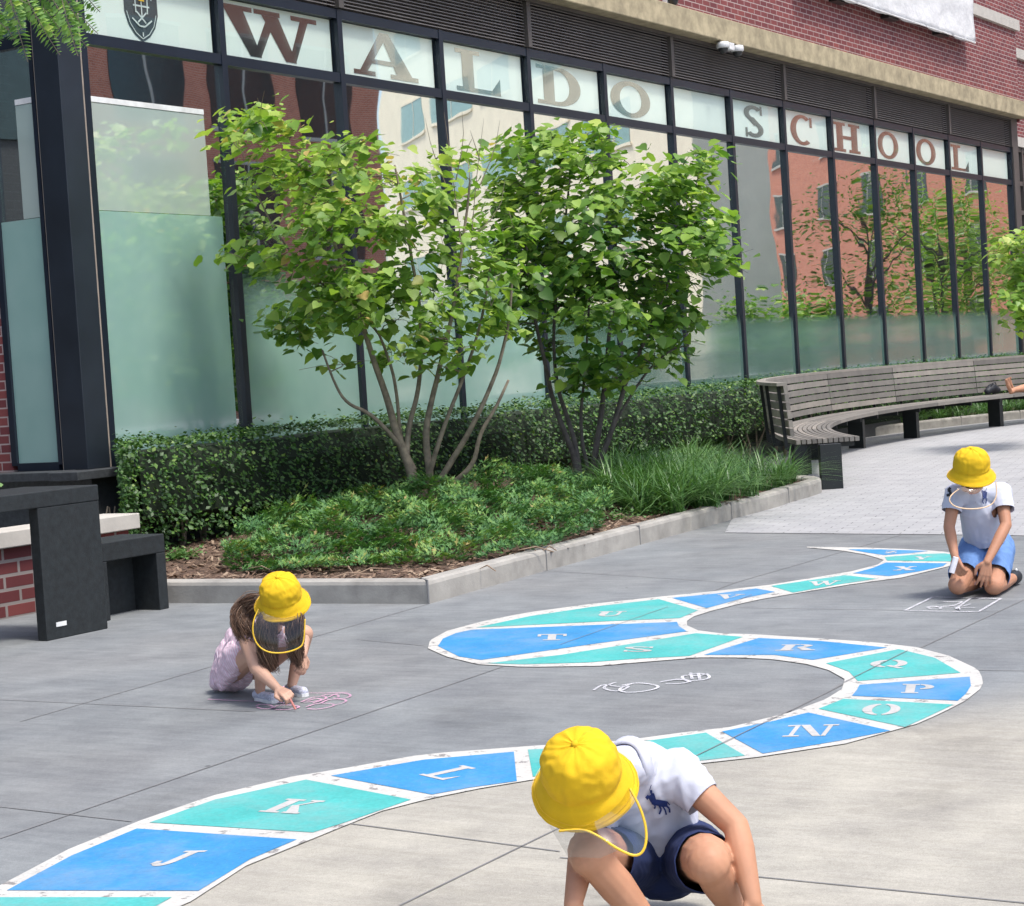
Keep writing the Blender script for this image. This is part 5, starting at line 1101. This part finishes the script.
def shoe(parent, heel, toe, mat, w_=.033, h=.05, sole='white_rubber', low=False):
    heel = Vector(heel); toe = Vector(toe); d_ = (toe-heel).normalized(); mb = MB(); L = (toe-heel).length
    chain(mb, [(heel+Vector((0, 0, w_)), w_*.85), (heel+d_*L*.4+Vector((0, 0, w_*.9)), w_*.85), (toe-d_*w_+Vector((0, 0, w_*.8)), w_*.95)])
    if not low: capsule(mb, heel+Vector((0, 0, w_)), heel+Vector((0, 0, h+.02)), w_*.95, w_*.85)
    o = remeshed(mb, 'shoe', mat, parent, .004, 4)
    mb = MB(); chain(mb, [(heel+Vector((0, 0, .008)), .010), (toe-d_*.01+Vector((0, 0, .008)), .010)]); mb = MB()
    sd = Vector((-d_.y, d_.x, 0)).normalized(); pts = [heel+d_*L*t+sd*w_*ww*sg for sg, seq in ((1, [(0, .6), (.1, .85), (.4, .8), (.75, 1.0), (.95, .7), (1, .2)]), (-1, [(1, .2), (.95, .7), (.75, 1.0), (.4, .8), (.1, .85), (0, .6)])) for t, ww in seq]
    b = len(mb.v); n = len(pts); z0 = min(heel.z, toe.z)
    mb.add([(p.x, p.y, p.z+.001) for p in pts]+[(p.x, p.y, p.z+.016) for p in pts], [tuple(range(n))[::-1], tuple(range(n, 2*n))]+[(i, (i+1) % n, n+(i+1) % n, n+i) for i in range(n)])
    mb.build('sole', sole, o); return o
V3 = Vector
# ---------- front boy
fb = thing('person', 'child in white shirt and navy shorts crouching in the foreground', 'person', V3((.36, 4.5, 0)))
pel = PX(664, 856, 4.80); neck = PX(630, 762, 4.57); hatc = PX(583, 778, 4.40); hax = V3((-.13, -.60, .79)).normalized()
shL = PX(678, 772, 4.60); shR = PX(606, 800, 4.60)
elL = PX(736, 826, 4.52); wrL = PX(753, 902, 4.42); hdL = G(756, 950, .02)
elR = PX(585, 842, 4.55); wrR = PX(573, 905, 4.40)
knL = PX(709, 864, 4.42); knR = PX(592, 857, 4.42); anL = G(737, 916, .06); anR = G(656, 935, .06)
mb = MB(); hc = hatc-hax*.03; H1 = head(mb, hc, V3((-.1, -.62, -.80)), hax, 1.0)
chain(mb, [(hc-hax*.03+V3((0, .03, 0)), .045), (neck, .042)])
chain(mb, [(neck, .05), (PX(648, 790, 4.68), .088), (PX(655, 825, 4.74), .085), (pel, .088)])
chain(mb, [(shR, .045), (shL, .045)])
chain(mb, [(shL, .042), (elL, .031)]); chain(mb, [(elL, .031), (elL.lerp(wrL, .3), .033), (wrL, .021)])
chain(mb, [(shR, .042), (elR, .031)]); chain(mb, [(elR, .031), (elR.lerp(wrR, .3), .034), (wrR, .022)])
for kn, an, hp in ((knL, anL, pel+V3((.06, 0, 0))), (knR, anR, pel+V3((-.06, 0, 0)))):
    chain(mb, [(hp, .075), (kn+V3((0, .03, .004)), .057)]); chain(mb, [(kn, .051), (kn.lerp(an, .12), .043), (kn.lerp(an, .4)+V3((0, .012, 0)), .043), (an, .026)]); ellipsoid(mb, kn+V3((0, -.008, .002)), V3((.042, 0, 0)), V3((0, .043, 0)), V3((0, 0, .047)))
hand(mb, wrL, (G(752, 955, .03)-wrL), V3((.3, -.6, .7)), .13, (.6, .7, .7, .6), -1)
hand(mb, wrR, (G(590, 962, .03)-wrR), V3((-.2, -.6, .7)), .13, (.6, .7, .7, .6), 1)
body = remeshed(mb, 'body', 'skin', fb, .0035, 5); face(fb, H1); hair_cap(fb, H1)
# shirt
cuff = PX(703, 799, 4.57); cd = (elL-shL).normalized(); cuffR = shR.lerp(elR, .6); cdR = (elR-shR).normalized()
mb = MB(); chain(mb, [(neck.lerp(hc, .22), .050), (neck.lerp(PX(648, 790, 4.68), .12), .062), (PX(646, 786, 4.67), .104), (PX(654, 822, 4.735), .108), (PX(660, 850, 4.79), .106)])
chain(mb, [(shR+V3((0, 0, -.01)), .056), (shL+V3((-.015, 0, -.004)), .057)]); chain(mb, [(shL, .055), (cuff, .049), (cuff+cd*.05, .049)]); chain(mb, [(shR, .055), (cuffR, .05), (cuffR+cdR*.05, .05)])
capsule(mb, PX(622, 800, 4.60), PX(644, 818, 4.66), .05, .06)
hem_c = PX(657, 846, 4.74); hem_n = (pel-PX(648, 790, 4.68)).normalized()
shirt = remeshed(mb, 'shirt', 'shirt', fb, .0045, 5, .0062, 11, [(cuff, cd, .13, .066), (cuffR, cdR, .13, .068), (hem_c+hem_n*.035, hem_n, .5)], .002, 3)
mb = MB(); nd_ = (hc-neck).normalized(); mb.lathe([(.064, -.020), (.061, .002), (.055, .012), (.050, .004)], neck+nd_*.018+V3((.004, .002, -.002)), nd_, 32, fn=lambda r, z, a: (r*(1+.03*math.sin(2*a)), z+.004*math.sin(3*a))); cl = mb.build('collar', 'shirt', shirt, smooth=True); cl.modifiers.new('s', 'SOLIDIFY').thickness = .003
def ring(parent, c, n_, r, mat, name, w_=.01, sq=1, ref=None, t_=.0025):
    mb = MB(); mb.lathe([(r, -w_/2), (r+t_, -w_/2), (r+t_, w_/2), (r, w_/2), (r, -w_/2)], c, n_, 36, ref=ref, fn=lambda q, z, a: (q*(1+(sq-1)*abs(math.sin(a))), z)); return mb.build(name, mat, parent, smooth=True)
hs = lambda L: [(510+a/3.657, 700+b/3.657) for a, b in L]
horse = [hs(q) for q in ([(514, 360), (574, 370), (577, 390), (560, 392), (518, 382)], [(502, 353), (514, 347), (526, 362), (516, 376)], [(494, 356), (504, 346), (512, 354), (502, 366)], [(514, 340), (527, 341), (534, 364), (517, 362)], [(511, 330), (520, 329), (521, 340), (512, 340)])]
horse += thick_line(hs([(520, 376), (532, 388), (528, 398)]), 1.7)+thick_line(hs([(545, 385), (553, 400), (546, 418)]), 1.8)+thick_line(hs([(570, 385), (583, 397), (584, 412)]), 1.9)+thick_line(hs([(558, 388), (568, 404), (572, 420)]), 1.6)+thick_line(hs([(516, 345), (511, 328), (517, 310)]), .7)+thick_line(hs([(574, 372), (584, 384)]), 1.2)
decal(horse, shirt, 'chest_emblem', 'navy_thread')
# shorts
mb = MB(); chain(mb, [(PX(660, 840, 4.76), .098), (pel, .112)])
mb_h = {}
for kn, hp, f_ in ((knL, pel+V3((.06, 0, 0)), .80), (knR, pel+V3((-.06, 0, 0)), .72)):
    e = hp.lerp(kn, f_); chain(mb, [(hp, .092), (e, .073), (hp.lerp(kn, f_+.2), .073)])
cuts = [(pel.lerp(kn, .0)+(kn-pel)*0+(pel+V3((dx, 0, 0))).lerp(kn, f_)-pel, (kn-pel).normalized(), .10) for kn, dx, f_ in ((knL, .06, .80), (knR, -.06, .72))]
remeshed(mb, 'shorts', 'navy', fb, .005, 5, .003, 14, cuts, .003, 8)
for an, dx in ((anL, .0), (anR, -.0)):
    h_ = an+V3((dx, .03, -an.z)); shoe(fb, h_, h_+V3((0, -.17, 0)), 'shoe_dark')
h1 = hat(fb, hatc, hax, .125, .118, (-.1, -1, 0), .036, 1.0)
shield(h1, [(630, 789), (641, 809), (647, 831), (645, 850), (636, 857), (619, 850), (600, 837), (584, 829), (559, 831)], 4.30, [(629, 787), (622, 800), (610, 812), (598, 820), (584, 827), (572, 829), (562, 829)], 'shield_front', 'rim_yellow', .0032, .04,
       [(548, 824, 4.33), (559, 831, 4.30), (584, 829, 4.27), (600, 837, 4.26), (619, 850, 4.27), (600, 858, 4.30), (568, 857, 4.31)])
# ---------- squatting girl
gl = thing('person', 'squatting child with long brown hair and pink dress drawing with chalk', 'person', G(262, 694))
hatg = PX(281, 598, 8.36); hag = V3((-.02, -.52, .85)).normalized(); hcg = hatg-hag*.03
nk = PX(272, 626, 8.52); shA = PX(247, 641, 8.46); shB = PX(291, 636, 8.62); pg = PX(237, 668, 8.78)
elA = PX(256, 668, 8.36); wrA = PX(278, 689, 8.28); elB = PX(304, 640, 8.50); wrB = PX(303, 655, 8.40)
knA = PX(262, 648, 8.42); anA = G(260, 690, .05); knB = PX(304, 634, 8.62); anB = G(292, 684, .05)
mb = MB(); H2 = head(mb, hcg, V3((.05, -.80, -.58)), hag, .98)
chain(mb, [(hcg+V3((0, .03, -.03)), .036), (nk, .035)]); chain(mb, [(nk, .045), (PX(256, 645, 8.64), .072), (pg, .078)]); chain(mb, [(shA, .034), (nk.lerp(shA, .4), .04), (shB, .034)])
chain(mb, [(shA, .036), (elA, .030), (elA.lerp(wrA, .35), .030), (wrA, .018)]); chain(mb, [(shB, .032), (elB, .026), (wrB, .018)])
for kn, an, hp in ((knA, anA, pg+V3((-.02, -.05, 0))), (knB, anB, pg+V3((.09, -.0, 0)))):
    chain(mb, [(hp, .062), (kn, .042), (kn.lerp(an, .35)+V3((0, .01, 0)), .037), (an, .022)])
hand(mb, wrA, (PX(296, 699, 8.20)-wrA), V3((-.2, -.3, .9)), .115, (1.0, 1.1, 1.2, 1.2), 1, thumb=.9)
hand(mb, wrB, V3((-.1, -.35, -.9)), V3((.6, -.8, .1)), .11, (.8, .8, .9, .9), -1)
remeshed(mb, 'body', 'skin_pale', gl, .0032, 4); face(gl, H2, .98)
mb = MB(); chain(mb, [(nk+V3((-.01, .01, -.025)), .056), (PX(252, 640, 8.64), .086), (PX(240, 660, 8.76), .095), (pg+V3((-.02, .02, -.01)), .098)]); chain(mb, [(shA+V3((.01, .01, 0)), .043), (shB, .042)])
for a, b, r0, r1 in (((238, 655, 8.62), (224, 678, 8.68), .068, .045), ((230, 650, 8.80), (218, 680, 8.86), .055, .040), ((238, 655, 8.66), (229, 672, 8.62), .05, .038), ((240, 640, 8.80), (232, 672, 8.98), .07, .05), ((228, 655, 8.80), (217, 684, 8.82), .06, .030), ((236, 662, 8.60), (222, 686, 8.66), .05, .022)): capsule(mb, PX(*a), PX(*b), r0, r1)
remeshed(mb, 'dress', 'pink', gl, .005, 5, .006, 20, [(nk+V3((0, -.01, -.02)), V3((.1, -.5, 1)), .06)], .002, 4)
for an, tx in ((anA, (.10, -.12)), (anB, (.09, -.11))):
    h_ = V3((an.x-.02, an.y+.03, 0)); shoe(gl, h_, h_+V3((tx[0], tx[1], 0)), 'shoe_silver', .026, .03, low=True)
# hair strands
mb = MB(); c, f, u, r_ax = H2
def strands(guides, n, jit, wav=.006, r0=.0022):
    for _ in range(n):
        k = rnd.random(); q = rnd.uniform(-1, 1); P = []
        for g in guides:
            (x0, y0, d0), (x1, y1, d1) = g; P.append(PX(x0+(x1-x0)*k, y0+(y1-y0)*k, d0+(d1-d0)*rnd.random()*.0+(d1-d0)*(.5+.5*q))+V3((rnd.gauss(0, jit), rnd.gauss(0, jit), rnd.gauss(0, jit))))
        L = rnd.uniform(.82, 1.03); P = smooth_line(P, 2); P = P[:max(4, int(len(P)*L))]; ph = rnd.uniform(0, 6)
        P = [p+V3((math.sin(i*.9+ph), math.cos(i*.7+ph), 0))*wav*(i/len(P)) for i, p in enumerate(P)]
        mb.tube(P, [r0*(1-.75*(i/len(P))**2) for i in range(len(P))], 4, a=min(1, max(0, rnd.gauss(.5, .25))), cap=False)
strands([((262, 596, 8.46), (268, 604, 8.52)), ((248, 594, 8.44), (258, 612, 8.50)), ((233, 606, 8.50), (250, 622, 8.46)), ((231, 622, 8.52), (254, 634, 8.42)), ((238, 640, 8.52), (256, 650, 8.42))], 620, .007, .010, .0017)
strands([((262, 611, 8.33), (275, 613, 8.38)), ((256, 620, 8.28), (276, 620, 8.34)), ((256, 636, 8.30), (275, 636, 8.36)), ((259, 650, 8.32), (276, 652, 8.36)), ((262, 668, 8.34), (277, 674, 8.36))], 380, .005, .012, .0017)
strands([((287, 613, 8.33), (301, 611, 8.38)), ((286, 620, 8.28), (304, 620, 8.34)), ((287, 636, 8.30), (303, 636, 8.36)), ((290, 650, 8.32), (302, 650, 8.36)), ((291, 662, 8.34), (301, 670, 8.36))], 300, .005, .012, .0017)
ellipsoid(mb, c+u*.02-f*.016, r_ax*.074, f*.074, u*.082)
mb.build('hair', 'hair', gl, smooth=True)
h2 = hat(gl, hatg, hag, .124, .112, (0, -1, 0), .034, 2.2)
shield(h2, [(258.5, 609), (253, 621), (252.6, 635), (258.5, 647), (269.5, 653), (285, 653), (299, 648.5), (304, 643), (305, 619)], 8.22, [(258, 607), (266, 614), (274, 617), (282, 618), (291, 617), (299, 615), (305, 611)], 'shield_grey', 'rim_yellow', .0034, .03)
mb = MB(); p = PX(290, 699, 8.20); mb.tube([p, V3((p.x+.022, p.y-.012, .008))], .005, 8); tag(mb.build('chalk_stick', 'lip'), 'short pink chalk stick in the hand of the squatting girl', 'chalk')
# ---------- kneeling boy
kb = thing('person', 'kneeling child in white shirt and light blue shorts holding white chalk', 'person', G(978, 594))
hatk = PX(971, 470, 10.40); hak = V3((-.02, -.36, .93)).normalized(); hck = hatk-hak*.03
nk = PX(975, 490, 10.55); sA = PX(955, 494, 10.56); sB = PX(1001, 492, 10.58); pk = PX(987, 548, 10.80)
eA = PX(949, 527, 10.50); wA = PX(955, 557, 10.36); eB = PX(1006, 525, 10.46); wB = PX(987, 562, 10.34)
kA = PX(958, 585, 10.42); kB = PX(994, 588, 10.42); aA = PX(985, 583, 10.78); aB = PX(1013, 580, 10.80)
kA.z = max(kA.z, .062); kB.z = .06; aA.z = .045; aB.z = .045
mb = MB(); H3 = head(mb, hck, V3((0, -.60, -.80)), hak, 1.05)
chain(mb, [(hck+V3((0, .03, -.03)), .040), (nk, .04)]); chain(mb, [(nk+V3((0, .01, -.02)), .055), (PX(980, 512, 10.62), .092), (PX(984, 532, 10.70), .088), (pk, .095)]); chain(mb, [(sA, .042), (sB, .042)])
for s_, e, w_ in ((sA, eA, wA), (sB, eB, wB)): chain(mb, [(s_, .040), (e, .031), (e.lerp(w_, .3), .032), (w_, .021)])
for k_, a_, hp in ((kA, aA, pk+V3((-.06, 0, 0))), (kB, aB, pk+V3((.06, 0, 0)))):
    chain(mb, [(hp, .078), (k_+V3((0, 0, .0)), .054)]); chain(mb, [(k_, .05), (k_.lerp(a_, .45), .046), (a_, .028)])
hand(mb, wA, V3((.18, -.35, -.9)), V3((-.8, -.5, .2)), .14, (.9, .9, 1.0, 1.0), 1, thumb=.8)
hand(mb, wB, (PX(984, 586, 10.33)-wB), V3((.05, -.9, .3)), .145, (.25, .2, .22, .3), 1, .16, .1)
remeshed(mb, 'body', 'skin_tan', kb, .0035, 4); face(kb, H3, 1.05); hair_cap(kb, H3, 1.05)
cA = sA.lerp(eA, .52); dA = (eA-sA).normalized(); cB = sB.lerp(eB, .55); dB = (eB-sB).normalized()
mb = MB(); chain(mb, [(nk+V3((0, .01, -.035)), .064), (PX(978, 510, 10.62), .105), (PX(983, 532, 10.70), .110), (PX(987, 545, 10.76), .115)]); chain(mb, [(sA+V3((.01, 0, -.01)), .056), (sB, .056)])
chain(mb, [(sA, .055), (cA, .053), (cA+dA*.02, .053)]); chain(mb, [(sB, .055), (cB, .055), (cB+dB*.02, .055)])
hn = (pk-PX(980, 512, 10.62)).normalized(); hmc = PX(985, 541, 10.72)
shk = remeshed(mb, 'shirt', 'shirt', kb, .005, 5, .0062, 10, [(cA, dA, .083, .0615), (cB, dB, .079, .0635), (hmc, (hn*.6+V3((0, 0, -.8))), .5)], .002, 6)
mb = MB(); mb.lathe([(.064, -.02), (.062, .0), (.054, .014), (.050, .002)], nk+V3((0, 0, -.004)), (hck-nk+V3((0, 0, .05))), 30); mb.build('collar', 'shirt', shk, smooth=True).modifiers.new('s', 'SOLIDIFY').thickness = .003
ks = lambda L: [(890+a/4.53, 430+b/4.53) for a, b in L]
decal([ks([(418, 278), (428, 274), (440, 282), (438, 306), (428, 312), (420, 302)])]+thick_line(ks([(424, 308), (420, 324), (424, 334)]), 1.1)+thick_line(ks([(434, 304), (438, 320), (434, 332)]), 1.1)+thick_line(ks([(432, 280), (438, 264)]), .6)+thick_line(ks([(416, 272), (424, 288)]), 1.5), shk, 'chest_emblem', 'navy_thread')
decal(thick_line(ks([(256, 252), (270, 250), (274, 261), (262, 272)]), 2.6)+thick_line(ks([(262, 272), (274, 279), (272, 293), (256, 296)]), 2.6), shk, 'sleeve_number', 'shoe_dark')
decal(thick_line(ks([(385, 268), (388, 330)]), .5), shk, 'placket_line', 'curb')
mb = MB(); chain(mb, [(PX(985, 540, 10.76), .105), (pk, .115)]); cuts = []
for k_, dx, f_ in ((kA, -.06, .74), (kB, .06, .78)):
    hp = pk+V3((dx, 0, 0)); e = hp.lerp(k_, f_); chain(mb, [(hp, .096), (e, .080), (hp.lerp(k_, f_+.25), .080)]); cuts.append((e, (k_-hp).normalized(), .10))
remeshed(mb, 'shorts', 'blue_shorts', kb, .0055, 5, .0055, 12, cuts, .003, 2)
for a_ in (aA, aB):
    mb = MB(); chain(mb, [(a_+V3((0, .0, .0)), .036), (a_+V3((.03, .06, .0)), .040), (a_+V3((.035, .11, -.0)), .034)]); s_ = remeshed(mb, 'shoe', 'shoe_dark', kb, .005, 4)
    mb = MB(); chain(mb, [(a_+V3((.03, .03, .04)), .006), (a_+V3((.05, .11, .036)), .006)]); mb.build('shoe_stripe', 'white_rubber', s_)
h3 = hat(kb, hatk, hak, .130, .125, (0, -1, 0), .036, 3.7)
shield(h3, [(959, 489), (951, 495), (948.5, 501), (956, 507.7), (974, 509.5), (991.5, 506), (997, 496), (996, 482)], 10.30, [(956, 484), (963, 486), (971, 487), (980, 486), (988, 484), (994, 481)], 'shield', 'rim_pale', .0034, .04)
mb = MB(); p = PX(956, 557, 10.24); q = PX(951.5, 573, 10.24); mb.tube([p, q], .0155, 12); tag(mb.build('chalk_stick', 'chalk', bevel=.002), 'thick white chalk stick in the hand of the kneeling boy', 'chalk')
# ---------- person lying on the bench
th = .78
th = .822
def BP(ds, dr, z): t = th+ds/RB; return arc(RB+dr, t, z)
lp = thing('person', 'barefoot person lying on the bench with only feet and shins in view', 'person', BP(0, .3, .5))
mb = MB()
for dr, ds, lean in ((.16, 0, 0), (.40, .42, 0)):
    an = BP(ds+.08, dr, .555); kn = BP(ds+.50, dr+.02, .58); hp = BP(ds*.3+.95, .32, .60)
    chain(mb, [(an, .036), (an.lerp(kn, .6), .055), (kn, .055), (hp, .08)])
    ft = BP(ds-.02, dr, .56); capsule(mb, an+V3((0, 0, -.01)), BP(ds+.03, dr, .53), .038, .036); chain(mb, [(BP(ds+.03, dr, .54), .034), (BP(ds-.04, dr, .64), .034), (BP(ds-.06, dr, .72), .030)])
    for k in range(5): c_ = BP(ds-.065, dr-.035+.0175*k, .735-.006*k); capsule(mb, c_, c_+V3((0, 0, .022)), .0105-.0012*k, .009-.001*k, 8)
hp = BP(1.0, .32, .61); ch = BP(1.45, .32, .63); hd_ = BP(1.78, .32, .62)
chain(mb, [(hp, .11), (ch, .12), (BP(1.62, .32, .63), .05)]); tt = (BP(1.8, .32, 0)-BP(1.6, .32, 0)).normalized(); H4 = head(mb, hd_, V3((0, 0, 1)), tt, 1.15)
for dr in (.10, .54): chain(mb, [(BP(1.52, .32+(dr-.32)*.8, .62), .045), (BP(1.22, dr, .58), .036), (BP(.98, dr, .56), .028)]); hand(mb, BP(.98, dr, .56), BP(.8, dr, .55)-BP(.98, dr, .56), V3((0, 0, 1)), .17, (.3, .3, .3, .3), 1)
remeshed(mb, 'body', 'skin', lp, .006, 4); face(lp, H4, 1.15); hair_cap(lp, H4, 1.15)
mb = MB(); chain(mb, [(BP(.92, .32, .60), .13), (BP(1.45, .32, .63), .14), (BP(1.56, .32, .63), .09)]); remeshed(mb, 'shirt', 'navy', lp, .008, 4, .004, 12)
bag = thing('bag', 'small black bag lying on the bench beside the bare feet', 'bag', BP(.02, .5, .5))
mb = MB(); chain(mb, [(BP(-.02, .55, .56), .05), (BP(.10, .55, .60), .075), (BP(.24, .55, .56), .05)]); bg = remeshed(mb, 'bag_body', 'shoe_dark', bag, .008, 3, .006, 10)
mb = MB(); mb.tube([BP(0, .53, .58), BP(.05, .50, .68), BP(.13, .50, .69), BP(.2, .53, .60)], .008, 6); mb.build('strap', 'shoe_dark', bag)
